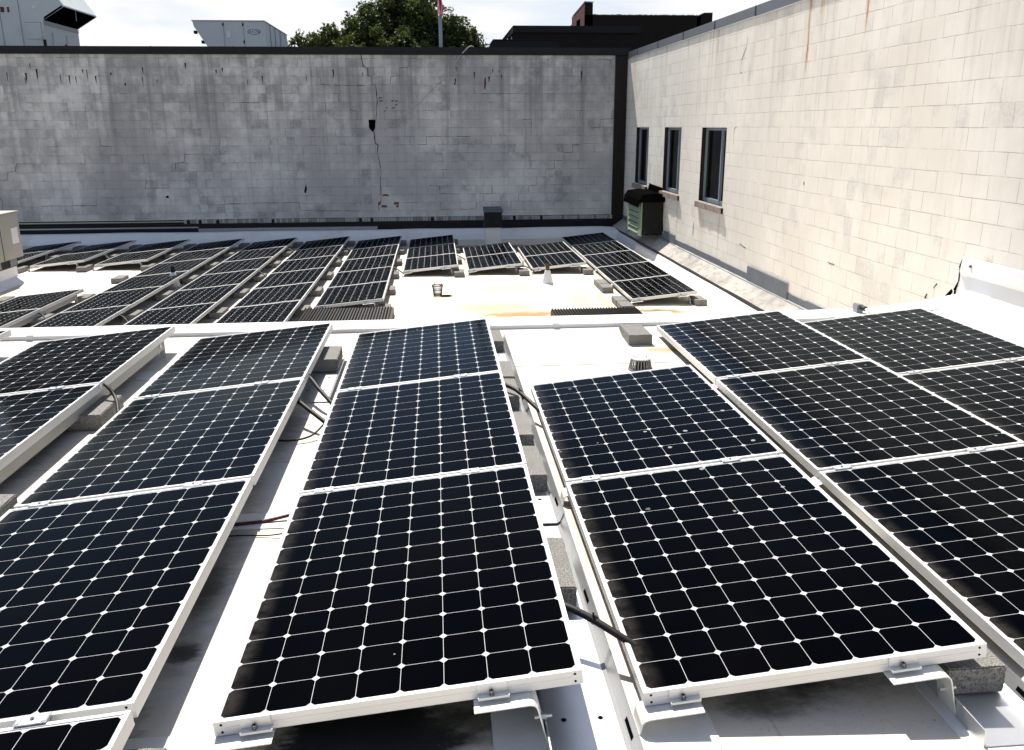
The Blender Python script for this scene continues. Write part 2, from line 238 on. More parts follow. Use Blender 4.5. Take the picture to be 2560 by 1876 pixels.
# ------------------------------------------------------------------ mesh helper
class MB:
    def __init__(s): s.v = []; s.f = []; s.mi = []; s.mats = []
    def mat(s, m):
        m = M[m] if isinstance(m, str) else m
        if m not in s.mats: s.mats.append(m)
        return s.mats.index(m)
    def add(s, vs, fs, m, X=None):
        b = len(s.v); i = s.mat(m)
        for v in vs: s.v.append(tuple(X @ Vector(v)) if X is not None else tuple(v))
        for f in fs: s.f.append([b + k for k in f]); s.mi.append(i)
        return s
    def box(s, a, b, m, X=None):
        x0, y0, z0 = a; x1, y1, z1 = b
        return s.add([(x0,y0,z0),(x1,y0,z0),(x1,y1,z0),(x0,y1,z0),(x0,y0,z1),(x1,y0,z1),(x1,y1,z1),(x0,y1,z1)],
                     [(0,3,2,1),(4,5,6,7),(0,1,5,4),(1,2,6,5),(2,3,7,6),(3,0,4,7)], m, X)
    def prism(s, poly, z0, z1, m, X=None):
        n = len(poly)
        return s.add([(x, y, z0) for x, y in poly] + [(x, y, z1) for x, y in poly], [tuple(range(n))[::-1], tuple(range(n, 2*n))] + [(i, (i+1) % n, n+(i+1) % n, n+i) for i in range(n)], m, X)
    def sweep(s, sec, p0, p1, m):   # profile sec (list of (a,b)) in plane; p0,p1 : functions giving 3d point
        n = len(sec)
        return s.add([p0(a, b) for a, b in sec] + [p1(a, b) for a, b in sec], [tuple(range(n))[::-1], tuple(range(n, 2*n))] + [(i, (i+1) % n, n+(i+1) % n, n+i) for i in range(n)], m)
    def tube(s, pts, r, m, n=8, X=None, cap=True):
        pts = [Vector(p) for p in pts]; rs = r if hasattr(r, '__len__') else [r]*len(pts); vs = []; fs = []
        up = None
        for i, p in enumerate(pts):
            t = (pts[min(i+1, len(pts)-1)] - pts[max(i-1, 0)]).normalized()
            if up is None: up = Vector((0,0,1)) if abs(t.z) < .9 else Vector((1,0,0))
            a = t.cross(up).normalized(); b = a.cross(t).normalized(); up = b
            for k in range(n):
                th = 2*math.pi*k/n; vs.append(p + (a*math.cos(th) + b*math.sin(th))*rs[i])
        for i in range(len(pts)-1):
            for k in range(n): fs.append((i*n+k, i*n+(k+1) % n, (i+1)*n+(k+1) % n, (i+1)*n+k))
        if cap: fs.append(tuple(range(n))[::-1]); fs.append(tuple(range((len(pts)-1)*n, len(pts)*n)))
        return s.add(vs, fs, m, X)
    def lathe(s, prof, m, n=20, c=(0,0,0), cap=True):
        vs = [(c[0]+r*math.cos(2*math.pi*k/n), c[1]+r*math.sin(2*math.pi*k/n), c[2]+z) for r, z in prof for k in range(n)]
        fs = [(i*n+k, i*n+(k+1) % n, (i+1)*n+(k+1) % n, (i+1)*n+k) for i in range(len(prof)-1) for k in range(n)]
        if cap: fs += [tuple(range(n))[::-1], tuple(range((len(prof)-1)*n, len(prof)*n))]
        return s.add(vs, fs, m)
    def build(s, name, parent=None, bevel=0, seg=2, smooth=False, loc=None):
        me = bpy.data.meshes.new(name); me.from_pydata(s.v, [], s.f); me.validate()
        for m in s.mats: me.materials.append(m)
        for p, i in zip(me.polygons, s.mi): p.material_index = i
        bm = bmesh.new(); bm.from_mesh(me)
        bmesh.ops.recalc_face_normals(bm, faces=bm.faces)
        if bevel:
            es = [e for e in bm.edges if len(e.link_faces) == 2 and e.calc_face_angle(0) > .5]
            bmesh.ops.bevel(bm, geom=es, offset=bevel, segments=seg, affect='EDGES', clamp_overlap=True)
        bm.to_mesh(me); bm.free()
        if smooth:
            for p in me.polygons: p.use_smooth = True
        o = bpy.data.objects.new(name, me); COL.objects.link(o)
        if parent: o.parent = parent
        if loc: o.location = loc
        return o
def empty(name, loc=(0,0,0), rot=(0,0,0)):
    o = bpy.data.objects.new(name, None); COL.objects.link(o); o.location = loc; o.rotation_euler = rot; o.empty_display_size = .1; return o
def tag(o, label, cat, group=None):
    o['label'] = label; o['category'] = cat
    if group: o['group'] = group
    return o
def struct(o): o['kind'] = 'structure'; return o
def dup(root):
    r = root.copy(); COL.objects.link(r)
    for ch in root.children:
        c = ch.copy(); COL.objects.link(c); c.parent = r
        for gc in ch.children:
            d = gc.copy(); COL.objects.link(d); d.parent = c
    return r
def at(px, py, Y):           # a pixel of the photograph as a point of the vertical plane y = Y
    k = CF + CR*((px-1280)/2156.234) - CU*((py-938)/2156.234); k = k*(Y/k.y); return k + CAM
ORD = ['first', 'second', 'third', 'fourth', 'fifth', 'sixth', 'seventh', 'eighth', 'ninth', 'tenth', 'eleventh']
ZL = -1.017     # level of the lower roof
XW = 4.82       # face of the cream wall
YB = 22.3       # face of the grey wall
# ------------------------------------------------------------------ roofs and kerbs
b = MB(); b.box((-400, -400, -7.2), (400, 900, -7), 'ground_mat'); struct(b.build('ground'))
b = MB()
# front roof with a tapered rise to its metal edge; the edge sweeps up where it meets the wall
edge = [(-16, .10), (3.2, .10), (3.9, .117), (4.25, .15), (4.5, .19), (4.68, .222), (XW-.002, .25)]
def fr(X): 
    for (x0, z0), (x1, z1) in zip(edge, edge[1:]):
        if x0 <= X <= x1: return z0 + (z1-z0)*(X-x0)/(x1-x0)
xs = [-16, -8, -4, -2, 0, 2, 3.2, 3.6, 3.9, 4.1, 4.25, 4.4, 4.5, 4.6, 4.68, 4.75, XW-.002]
def side(X): return max(0.0, X-4.2)**1.5*.5       # membrane lifts into the wall
ysr = [-12, -4, 0, 2, 4, 5.5, 6.4, 6.86, 7.03]
vs = []; fs = []
for yy in ysr:
    for X in xs:
        t = max(0, min(1, (yy-6.80)/.23)); wg = max(0, min(1, (X-3.9)/.6)); t = t*(1-wg)+wg*max(0, min(1, (yy-5.4)/1.6))**1.6; zz = side(X)*(1-t) + max(side(X), (fr(X)-.03+.028*wg))*t
        vs.append((X, yy, zz))
n = len(xs)
for j in range(len(ysr)-1):
    for i in range(n-1): fs.append((j*n+i, j*n+i+1, (j+1)*n+i+1, (j+1)*n+i))
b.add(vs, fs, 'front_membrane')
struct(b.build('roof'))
b = MB(); vs = []; fs = []
lipd = lambda X: .034*(1-max(0, min(1, (X-3.9)/.6)))
prof = lambda X: [(7.03, fr(X)-lipd(X)-.003), (7.032, fr(X)-.004), (7.05, fr(X)+.004), (7.30, fr(X)+.002), (7.35, fr(X)), (7.352, fr(X)-.10), (7.30, fr(X)-.14), (7.30, ZL-.3)]
for X in xs:
    for (yy, zz) in prof(X): vs.append((X, yy, zz))
k = 8
for i in range(n-1):
    for j in range(k-1): fs.append((i*k+j, (i+1)*k+j, (i+1)*k+j+1, i*k+j+1))
b.add(vs, fs, 'kerb_membrane')
for X in (-3.3, .95, 3.35): b.box((X, 7.026, .062), (X+.05, 7.07, .108), 'white_paint')
struct(b.build('roof_kerb'))
b = MB(); b.box((-18, 7.3, ZL-.3), (4.60, 22.2, ZL), 'lower_membrane'); struct(b.build('lower_roof'))
# white kerb round the lower roof (back and right) with soft cant
b = MB(); vs = []; fs = []
def wob(t, s): return .012*math.sin(t*1.7+s) + .008*math.sin(t*4.1+2*s)
path = [(x_, None) for x_ in [-18, -12, -9, -7.5, -6, -5, -4, -3, -2, -1.2, -.5, .2, 1, 1.8, 2.6, 3.3, 3.9, 4.2]]
pr = [(-.06, .0), (.03, .045), (.075, .13), (.14, .235), (.20, .245), (.34, .245)]
for x_, _ in path:
    for (d_, h_) in pr: vs.append((x_, 21.72+d_+wob(x_, 1)*min(1, h_*8), ZL+h_*(.97+wob(x_, 2)*2)))
cor = [(4.42, 21.55)]
# mitred corner, then down the right side
vs += [(4.44+d_*.42, 21.70+d_*1.0, ZL+h_*(.9 if h_ > .1 else 1)) for (d_, h_) in pr]
ysd = [21.2, 20.4, 19.2, 18, 16.8, 15.6, 14.4, 13.2, 12.2, 11, 9.5, 7.36]
for y_ in ysd:
    for (d_, h_) in [(4.42, 0), (4.455, .035), (4.478, .10), (4.505, .16), (4.515, .166), (4.531, .166)]: vs.append((d_+wob(y_, 3)*.5*min(1, h_*8), y_, ZL+h_*(1+wob(y_, 5)*1.5)))
m_ = len(path)+1+len(ysd)
for i in range(m_-1):
    for j in range(5): fs.append((i*6+j, (i+1)*6+j, (i+1)*6+j+1, i*6+j+1))
b.add(vs, fs, 'kerb_membrane'); o = struct(b.build('lower_roof_kerb', smooth=True))
# sloping ledge between the right kerb and the cream wall
g = G('ledge_felt'); p = g.pos(); n1 = g.noise(p, 1.6, 6, .65); n2 = g.noise(g.map(p, (3, 1, 1)), 4, 6, .7); n3 = g.noise(p, 30, 3)
c = g.mix(g.ramp(n1, .4, .7), (.44, .42, .385), (.26, .25, .23)); c = g.mix(g.ramp(n2, .52, .68, 0, .7), c, (.20, .18, .155)); c = g.mix(g.ramp(g.noise(g.map(p, (6, .8, 1)), 2.4, 7, .75, 1.2), .62, .67, 0, .8), c, (.10, .095, .085))
g.bump(n2, .5, .02); M['ledge_felt'] = g.fin(c, .85, 0, .2)
plain('bitumen', (.055, .053, .055), .8, 0, .25, .5, 5, .3)
b = MB(); vs = []; fs = []
ysl = [7.36+i*.5 for i in range(31)]
for y_ in ysl:
    j = random.uniform(-.006, .006)
    vs += [(4.534, y_, ZL+.10), (4.536, y_, -.795+j), (4.56, y_, -.780+j), (4.68, y_, -.700+random.uniform(-.014, .014)), (XW-.02, y_, -.62)]
for i in range(len(ysl)-1):
    for j in range(4):
        fs.append((i*5+j, (i+1)*5+j, (i+1)*5+j+1, i*5+j+1))
b.add(vs, fs, 'ledge_felt')
mi = b.mat('bitumen')
for q in range(len(b.f)):
    if q % 4 == 0: b.mi[q] = mi
struct(b.build('wall_ledge'))
# ------------------------------------------------------------------ grey wall
wall = empty('block_wall', (-6, YB, ZL)); tag(wall, 'long shaded grey painted block wall with cracks and dark coping behind the lower roof', 'wall')
def local(o, root): o.parent = root; o.matrix_parent_inverse = Matrix.Translation(root.location).inverted(); return o
b = MB(); b.box((-24, YB, -.50), (4.50, YB+.3, 3.40), 'grey_block')
def ribbon(pts, wdt, m):
    for (x0, z0), (x1, z1) in zip(pts, pts[1:]):
        d = Vector((x1-x0, 0, z1-z0)); L_ = d.length
        if L_ < .01: continue
        nsub = max(1, int(L_/.10)); pv = None
        for q in range(nsub+1):
            t = q/nsub; wq = wdt*random.uniform(.25, 1.2); nn = Vector((-d.z, 0, d.x))/L_
            c_ = Vector((x0, YB-.003, z0)) + d*t + nn*random.uniform(-.006, .006)
            cur = (c_+nn*wq, c_-nn*wq)
            if pv: b.add([pv[0], cur[0], cur[1], pv[1]], [(0,1,2,3)], m)
            pv = cur
CRK = [[(-1.71,3.36),(-1.67,3.09),(-1.57,3.07),(-1.56,2.88),(-1.47,2.87),(-1.47,2.69),(-1.39,2.67),(-1.38,2.43),(-1.37,2.28),(-1.42,1.87)],
[(-1.49,1.61),(-1.47,1.32),(-1.4,1.26),(-1.43,1.07),(-1.38,.88),(-1.35,.65),(-1.38,.41),(-1.38,-.1),(-1.45,-.14),(-1.44,-.33)],
[(-.38,3.37),(-.4,3.29),(-.56,3.28),(-.57,3.1),(-.79,3.07),(-.8,2.88),(-1.02,2.87),(-1.04,2.69),(-1.24,2.68),(-1.25,2.5)],
[(3.68,1.25),(3.46,1.24),(3.46,1.06),(3.25,1.05),(3.24,.87),(3.01,.85),(3.01,.66),(2.79,.65),(2.78,.46)],
[(2.55,.46),(2.55,.26),(2.36,.25),(2.34,.05),(2.1,.04),(2.09,-.13),(1.9,-.14),(1.89,-.31)],[(4.48,1.87),(4.15,1.86),(4.15,1.66),(3.92,1.65),(3.92,1.47)],
[(-.16,.27),(.09,.26),(.09,.07),(.53,.06)],[(1.02,-.16),(1.01,-.32),(.11,-.32),(.11,-.15)],[(1.43,.25),(1.43,.06),(1.19,.05),(1.19,-.13)],
[(-3.12,3.27),(-3.12,3.09),(-2.91,3.07),(-2.92,2.88),(-2.71,2.86),(-2.71,2.69),(-2.51,2.67)],[(-2.43,2.48),(-2.3,2.47),(-2.3,2.29),(-2.04,2.28),(-2.04,2.1),(-1.87,2.06),(-1.87,1.87)],
[(-5.2,1.47),(-5.23,1.28),(-5.46,1.27),(-5.49,1.08),(-6.08,1.07),(-6.11,.88),(-6.32,.87),(-6.34,.67)],[(-5.21,-.13),(-4.29,-.11),(-3.43,-.11),(-3.4,-.3),(-1.92,-.34)],
[(-8.03,1.47),(-8.03,1.28),(-7.79,1.26),(-7.81,1.08),(-7.57,1.05),(-7.57,.88)],[(-10.55,.08),(-10.51,0),(-10.54,-.28)],[(-9.42,.89),(-10.04,.88),(-10.09,.7),(-10.27,.68),(-10.31,.49),(-10.48,.49)],[(-7.04,.48),(-7.11,.27),(-6.55,.27),(-6.56,.34),(-6.74,.35)],
[(1.2,2.47),(2.05,2.47)],[(-2.4,2.67),(-1.6,2.66)],[(.9,1.46),(-.2,1.46),(-.2,1.27),(-.42,1.27)],[(2.2,1.86),(2.42,1.86),(2.42,1.67)],[(-4.9,2.27),(-4.2,2.27),(-4.2,2.08)],[(-9.6,-.13),(-8.3,-.13),(-8.3,.06)],[(4.2,3.27),(4.38,3.26),(4.42,3.07)]]
for i, pl in enumerate(CRK): ribbon(pl, .010 if i in (0, 1) else .0042, 'hole_black')
def wpoly(pts, m, off=.004):
    b.add([(x_, YB-off, z_) for x_, z_ in pts], [tuple(range(len(pts)))], m)
wpoly([(-1.60,1.87),(-1.43,1.86),(-1.45,1.66),(-1.52,1.57),(-1.60,1.68)], 'hole_black')
for pl in [[(-1.37,.03),(-1.31,.07),(-1.21,.07),(-1.17,.02)],[(-1.38,-.2),(-1.24,-.21),(-1.24,-.26),(-1.38,-.26)],[(-1.45,-.13),(-1.39,-.13),(-1.41,-.2),(-1.45,-.2)],[(-1.07,-.13),(-.94,-.13),(-.94,-.19),(-1.07,-.19)],[(-1.01,-.2),(-.95,-.21),(-.95,-.26),(-1.01,-.26)]]: wpoly(pl, 'brick_red')
for q in range(9):
    x_ = random.uniform(-1.36, -.9); z_ = random.choice([2.36, 2.29, 2.2, 2.13, 2.06]); w_ = random.uniform(.04, .12); wpoly([(x_, z_), (x_+w_, z_+.004), (x_+w_*.9, z_+.03), (x_+.01, z_+.026)], 'maroon_brick')
wpoly([(-6.64,.03),(-6.57,.03),(-6.57,.09),(-6.62,.09)], 'hole_black')
wpoly([(-3.28,.15),(-3.24,.28),(-3.21,.33),(-3.2,.2),(-3.24,.10)], 'brown_metal')
wpoly([(1.27,2.55),(1.30,2.70),(1.29,2.86),(1.26,2.84),(1.245,2.62)], 'maroon_brick')
for q in range(34):   # old bolt holes and rust runs below the coping
    x_ = random.uniform(-10.5, 4.3); z_ = random.choice([3.05, 2.9, 2.75, 2.95, 3.1])+random.uniform(-.1, .08); h_ = random.uniform(.06, .26); w_ = random.uniform(.006, .022)
    wpoly([(x_-w_, z_), (x_+w_, z_+.01), (x_+w_*.6, z_-h_*.5), (x_, z_-h_), (x_-w_*.7, z_-h_*.6)], 'brown_metal')
local(b.build('masonry'), wall)
b = MB(); b.box((-24, YB-.04, 3.372), (4.86, YB+.42, 3.54), 'dark_metal'); b.box((-24, YB-.055, 3.362), (4.5, YB-.041, 3.40), 'dark_metal')
for q in range(12): x_ = -18+q*1.9; b.box((x_, YB-.046, 3.40), (x_+.03, YB-.0415, 3.545), 'dark_metal')
local(b.build('coping'), wall)
b = MB()        # brick-on-edge course along the foot, whitewashed
x_ = -12
while x_ < 4.48:
    w_ = random.uniform(.055, .07); 
    if random.random() > .03 and x_ > -6.3: b.box((x_, YB-.045-random.uniform(0, .012), -.600), (x_+w_, YB+.1, -.503-random.uniform(0, .012)), random.choice(['brick_white', 'brick_white', 'grey_stone']) if 'brick_white' in M else plain('brick_white', (.40, .41, .42), .85, 0, .2, .3, 9))
    x_ += w_+.008
b.box((-12, YB-.02, -.61), (4.48, YB+.12, -.52), 'dark_roof')
local(b.build('brick_course'), wall)
b = MB(); b.box((-16, YB-.10, ZL), (4.5, YB+.2, -.61), 'dark_metal'); b.box((-16, YB-.13, -.70), (-5.9, YB-.101, -.668), 'galvanised'); b.box((-16, YB-.07, -.56), (-6.2, YB-.02, -.535), 'galvanised'); b.box((-5.9, YB-.125, -.80), (-1.5, YB-.101, -.715), 'galvanised')
local(b.build('flashing'), wall)
b = MB()
for k_ in range(8): b.box((4.505+k_*.037, YB-.02+(.012 if k_ % 2 else 0), -.8), (4.505+(k_+1)*.037, YB+.2, 3.36), 'brown_metal')
tag(b.build('downspout'), 'wide dark brown metal downspout filling the corner between the grey and cream walls', 'downspout')
# upper roof behind the grey wall
b = MB(); b.box((-30, YB+.43, 2.9), (6, 60, 3.1), 'dark_roof'); struct(b.build('upper_roof'))
# ------------------------------------------------------------------ cream wall with windows
cw = empty('block_wall', (XW, 10, ZL)); tag(cw, 'sunlit cream painted block wall with three windows along the right side', 'wall')
WIN = [(19.86, 21.10), (17.19, 18.47), (14.46, 15.83)]; WZ = (.375, 1.665)
b = MB(); y0, y1 = -8.0, YB+.25; zb, zt = -1.1, 3.30
ys_ = sorted([y0, y1]+[v for q in WIN for v in q]); zs_ = [zb, WZ[0], WZ[1], zt]
for ya, yb in zip(ys_, ys_[1:]):
    for za, zc in zip(zs_, zs_[1:]):
        if (ya, yb) in WIN and za == WZ[0]: continue
        b.add([(XW, ya, za), (XW, yb, za), (XW, yb, zc), (XW, ya, zc)], [(0,1,2,3)], 'cream_block')
b.box((XW+.32, y0, zb), (XW+.40, y1, zt), 'grey_stone')
b.add([(XW, y0, zt), (XW, y1, zt), (XW+.4, y1, zt), (XW+.4, y0, zt)], [(0,1,2,3)], 'grey_stone')
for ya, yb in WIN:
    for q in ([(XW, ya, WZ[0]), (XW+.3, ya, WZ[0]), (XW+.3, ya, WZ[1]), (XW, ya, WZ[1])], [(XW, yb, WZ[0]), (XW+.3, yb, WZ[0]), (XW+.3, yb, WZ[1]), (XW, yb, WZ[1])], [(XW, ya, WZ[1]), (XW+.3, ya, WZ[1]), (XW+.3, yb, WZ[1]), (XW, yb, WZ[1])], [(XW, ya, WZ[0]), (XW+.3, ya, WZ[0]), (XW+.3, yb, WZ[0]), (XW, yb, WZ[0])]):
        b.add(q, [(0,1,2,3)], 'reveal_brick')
# open cracks
def yrib(pts, wdt):
    for (a0, c0), (a1, c1) in zip(pts, pts[1:]):
        d = Vector((0, a1-a0, c1-c0)); L_ = d.length; nn = Vector((0, -d.z, d.y))/L_; pv = None; ns = max(1, int(L_/.1))
        for q in range(ns+1):
            c_ = Vector((XW-.003, a0, c0))+d*(q/ns)+nn*random.uniform(-.006, .006); wq = wdt*random.uniform(.2, 1.1); cur = (c_+nn*wq, c_-nn*wq)
            if pv: b.add([pv[0], cur[0], cur[1], pv[1]], [(0,1,2,3)], 'hole_black')
            pv = cur
yrib([(13.75, 3.0), (13.78, 2.85), (13.95, 2.68), (13.97, 2.5), (13.9, 2.48)], .007)
yrib([(14.0, 1.66), (14.1, 1.65), (14.1, 1.40)], .007); yrib([(13.2, -.15), (13.5, -.12)], .008); yrib([(15.1, -.02), (15.12, -.12)], .008)
yrib([(10.1, .06), (10.3, .065)], .008); yrib([(16.05, -.05), (16.06, -.3)], .012)
yrib([(7.54, .50), (7.57, .42), (7.56, .30), (7.60, .2), (7.58, .12)], .020); yrib([(7.64, .2), (7.72, .1)], .03)
yrib([(8.05, .09), (8.08, .04)], .018); yrib([(7.95, .16), (7.90, .22)], .012); yrib([(11.2, .94), (11.22, .98)], .015)
b.add([(XW-.004, 19.62, .453), (XW-.004, 19.3, .44), (XW-.004, 18.47, .427), (XW-.004, 18.22, -.50), (XW-.004, 19.8, .24)], [(0,1,2,3,4)], 'hole_black')
local(b.build('masonry'), cw)
b = MB()
def capz(y_): return 3.30-.004*(22-y_)
for q in range(16):
    ya = -8+q*1.95; yb = min(ya+1.944, YB+.1)
    b.add([(XW-.014, ya, capz(ya)-.01), (XW-.014, yb, capz(yb)-.01), (XW-.014, yb, capz(yb)+.14), (XW-.014, ya, capz(ya)+.14), (XW+.45, ya, capz(ya)-.01), (XW+.45, yb, capz(yb)-.01), (XW+.45, yb, capz(yb)+.16), (XW+.45, ya, capz(ya)+.16)],
          [(0,1,2,3),(4,7,6,5),(3,2,6,7),(0,4,5,1),(0,3,7,4),(1,5,6,2)], 'coping_metal')
    b.box((XW-.020, ya, capz(ya)-.022), (XW-.0145, yb, capz(ya)-.002), 'mill_aluminium')
    b.box((XW-.018, ya-.02, capz(ya)), (XW-.0145, ya+.02, capz(ya)+.142), 'dark_metal')
    if yb >= YB+.1: break
local(b.build('coping'), cw)
for k_, (ya, yb) in enumerate(WIN):
    x0 = XW+.075; fw = .05
    b = MB()
    b.box((x0, ya, WZ[0]), (x0+.05, ya+fw, WZ[1]), 'window_frame'); b.box((x0, yb-fw, WZ[0]), (x0+.05, yb, WZ[1]), 'window_frame')
    b.box((x0, ya+fw, WZ[0]), (x0+.05, yb-fw, WZ[0]+fw*1.3), 'window_frame'); b.box((x0, ya+fw, WZ[1]-fw), (x0+.05, yb-fw, WZ[1]), 'window_frame')
    wd = b.build('window'); local(wd, cw)
    ym = ya+(yb-ya)*.31
    b = MB(); b.box((x0-.012, ym-.022, WZ[0]+fw*1.3), (x0+.045, ym+.022, WZ[1]-fw), 'window_frame'); o = b.build('mullion', wd)
    b = MB(); b.add([(x0+.03, ya+fw, WZ[0]+.065), (x0+.03, yb-fw, WZ[0]+.065), (x0+.03, yb-fw, WZ[1]-fw), (x0+.03, ya+fw, WZ[1]-fw)], [(0,1,2,3)], 'window_glass'); b.build('pane', wd)
    b = MB()
    nb = 14
    for q in range(nb):
        yq = ya-.06+(yb-ya+.12)*q/nb; b.box((XW-.055-random.uniform(0, .008), yq+.010, WZ[0]-.115), (XW+.12, yq+(yb-ya+.12)/nb-.010, WZ[0]-.012-random.uniform(0, .006)), 'sill_brick' if 'sill_brick' in M else plain('sill_brick', (.36, .31, .27), .85, 0, .2, .35, 12, .3, dirt=(.12, .06, .04)))
    b.box((XW-.035, ya-.055, WZ[0]-.11), (XW+.12, yb+.055, WZ[0]-.03), 'brown_metal')
    b.build('sill', wd)
b = MB()
for q in range(20):
    ya = 7.9+q*.72
    b.box((XW-.018-.002*(q % 2), ya, -.66), (XW-.004, ya+.735, -.52+random.uniform(-.012, .012)), 'sheet_grey')
b.box((XW-.05, 7.9, -.66), (XW-.021, 22.2, -.63), 'galvanised')
b.box((XW-.028, 11.4, -.62), (XW-.0215, 13.0, -.40), 'sheet_grey'); b.box((XW-.03, 17.2, -.62), (XW-.0215, 18.1, -.44), 'sheet_grey')
local(b.build('base_flashing'), cw)
# white wall flashing above the near roof
b = MB(); yA, yB_ = -8, 7.52
b.box((XW-.018, yA, .06), (XW-.003, yB_, .375), 'white_paint')
b.add([(XW-.02, yA, .37), (XW-.02, yB_, .37), (XW-.045, yB_-.02, .40), (XW-.045, yA, .40), (XW-.03, yB_-.02, .53), (XW-.03, yA, .53), (XW-.004, yB_, .535), (XW-.004, yA, .535)], [(0,1,2,3),(3,2,4,5),(5,4,6,7)], 'white_paint')
for y_ in (7.35, 6.5, 5.6): b.tube([(XW-.05, y_, .47), (XW-.036, y_, .47)], .012, 'bolt_steel', 8)
tag(b.build('wall_flashing'), 'white sheet metal flashing fixed along the cream wall above the near roof', 'flashing')
# ------------------------------------------------------------------ louvred unit on the cream wall
u = empty('louvre_unit', (4.58, 18.9, -.55)); tag(u, 'green louvred ventilation box with dark hood on the cream wall under the windows', 'vent')
g = G('peeling_green'); p = g.pos(); f = g.noise(g.map(p, (3, 3, 1)), 3.5, 6, .7); M['peeling_green'] = g.fin(g.mix(g.ramp(f, .60, .70), (.006, .007, .006), (.035, .06, .045)), .7, 0, .3)
b = MB(); b.box((4.36, 18.30, -.56), (XW-.003, 19.58, .14), 'peeling_green'); local(b.build('body'), u)
b = MB()
b.box((4.335, 18.28, -.58), (4.358, 18.55, .14), 'green_paint'); b.box((4.335, 19.5, -.58), (4.358, 19.6, .14), 'green_paint')
for q in range(6):
    z_ = -.54+q*.113
    b.add([(4.34, 18.55, z_), (4.34, 19.5, z_), (4.357, 19.5, z_+.078), (4.357, 18.55, z_+.078), (4.325, 18.55, z_-.004), (4.325, 19.5, z_-.004)], [(0,1,2,3),(4,5,2,3)], 'green_paint')
local(b.build('louvre'), u)
b = MB(); sec = [(4.25, .05), (4.27, .20), (4.34, .30), (4.60, .33), (XW-.004, .30), (XW-.004, .142), (4.28, .142)]
b.sweep(sec, lambda a, c_: (a, 18.18, c_), lambda a, c_: (a, 19.7, c_), 'hole_black'); local(b.build('hood'), u)
# ------------------------------------------------------------------ box vent on the lower roof
v = empty('box_vent', (1.33, 20.85, ZL)); tag(v, 'square roof vent with white base and black hood before the grey wall', 'vent')
b = MB(); b.box((1.15, 20.66, ZL), (1.52, 21.02, ZL+.40), 'white_paint'); local(b.build('base', bevel=.012), v)
b = MB(); b.box((1.115, 20.62, ZL+.40), (1.555, 21.06, ZL+.43), 'dark_metal'); b.box((1.13, 20.635, ZL+.43), (1.54, 21.045, ZL+.78), 'dark_metal'); local(b.build('hood'), v)
plain('blue_weathered', (.10, .13, .17), .5, .4, .4, .5, 20)
b = MB(); b.add([(1.10, 20.60, ZL+.785), (1.57, 20.60, ZL+.785), (1.55, 21.08, ZL+.86), (1.12, 21.08, ZL+.86), (1.10, 20.60, ZL+.765), (1.57, 20.60, ZL+.765), (1.55, 21.08, ZL+.78), (1.12, 21.08, ZL+.78)], [(0,1,2,3),(4,7,6,5),(0,4,5,1),(1,5,6,2),(2,6,7,3),(3,7,4,0)], 'blue_weathered'); local(b.build('lid'), v)
# ------------------------------------------------------------------ solar panels
TH = .10055; PW, PL = 1.046, 1.559; STEP = 1.583; FH = .046
def XR(i): return -.6615+1.2266*i
def panel_meshes():
    me = {}
    b = MB(); lp = .012
    for (a, c_) in (((0, 0), (PW, lp)), ((0, PL-lp), (PW, PL)), ((0, lp), (lp, PL-lp)), ((PW-lp, lp), (PW, PL-lp))):
        b.box((a[0], a[1], -FH), (c_[0], c_[1], 0), 'aluminium')
    for y_ in (.45, .95, 1.2): 
        for x_ in (.006, PW-.006): b.tube([(x_, y_, -.001), (x_, y_, .0006)], .003, 'bolt_steel', 6)
    for x_ in (.022, PW-.022):
        for z_ in (-.011, -.035): b.tube([(x_, -.0008, z_), (x_, .004, z_)], .0038, 'hole_black', 10)
    b.box((0.03, -.0006, -.0215), (PW-.03, .001, -.0205), 'mill_aluminium')
    me['frame'] = b
    b = MB(); b.box((lp, lp, -.008), (PW-lp, PL-lp, -.0025), 'solar_cells'); me['laminate'] = b
    return me
def clampmesh(x0, end):
    b = MB(); x1 = x0+.086
    if end:
        b.add([(x0,-.0035,.003),(x1,-.0035,.003),(x1,.010,.003),(x0,.010,.003),(x0,-.0035,0.0005),(x0,.010,.0005),(x1,.010,.0005),(x1,-.0035,.0005)], [(0,1,2,3),(4,5,6,7),(0,4,7,1),(0,3,5,4),(1,7,6,2),(2,6,5,3)], 'aluminium')
        b.box((x0, -.0045, -.030), (x1, -.001, .003), 'aluminium'); b.box((x0, -.024, -.038), (x1+.004, -.002, -.030), 'aluminium')
        b.tube([(x0+.040, -.012, -.030), (x0+.040, -.012, -.017)], .0075, 'bolt_steel', 6); b.tube([(x0+.040, -.012, -.017), (x0+.040, -.012, -.0165)], .004, 'hole_black', 6)
        for q in (.006, x1-x0-.006): b.tube([(x0+q, .004, .003), (x0+q, .004, .0042)], .0025, 'bolt_steel', 6)
    else:
        b.box((x0, -.034, .0006), (x1, .010, .004), 'mill_aluminium'); b.box((x0+.004, -.022, -.03), (x1-.004, -.003, .0), 'mill_aluminium')
        b.tube([(x0+.043, -.012, .004), (x0+.043, -.012, .008)], .006, 'bolt_steel', 6)
        b.box((x0+.002, -.03, .004), (x0+.014, .006, .006), 'mill_aluminium'); b.box((x1-.014, -.03, .004), (x1-.002, .006, .006), 'mill_aluminium')
    return b
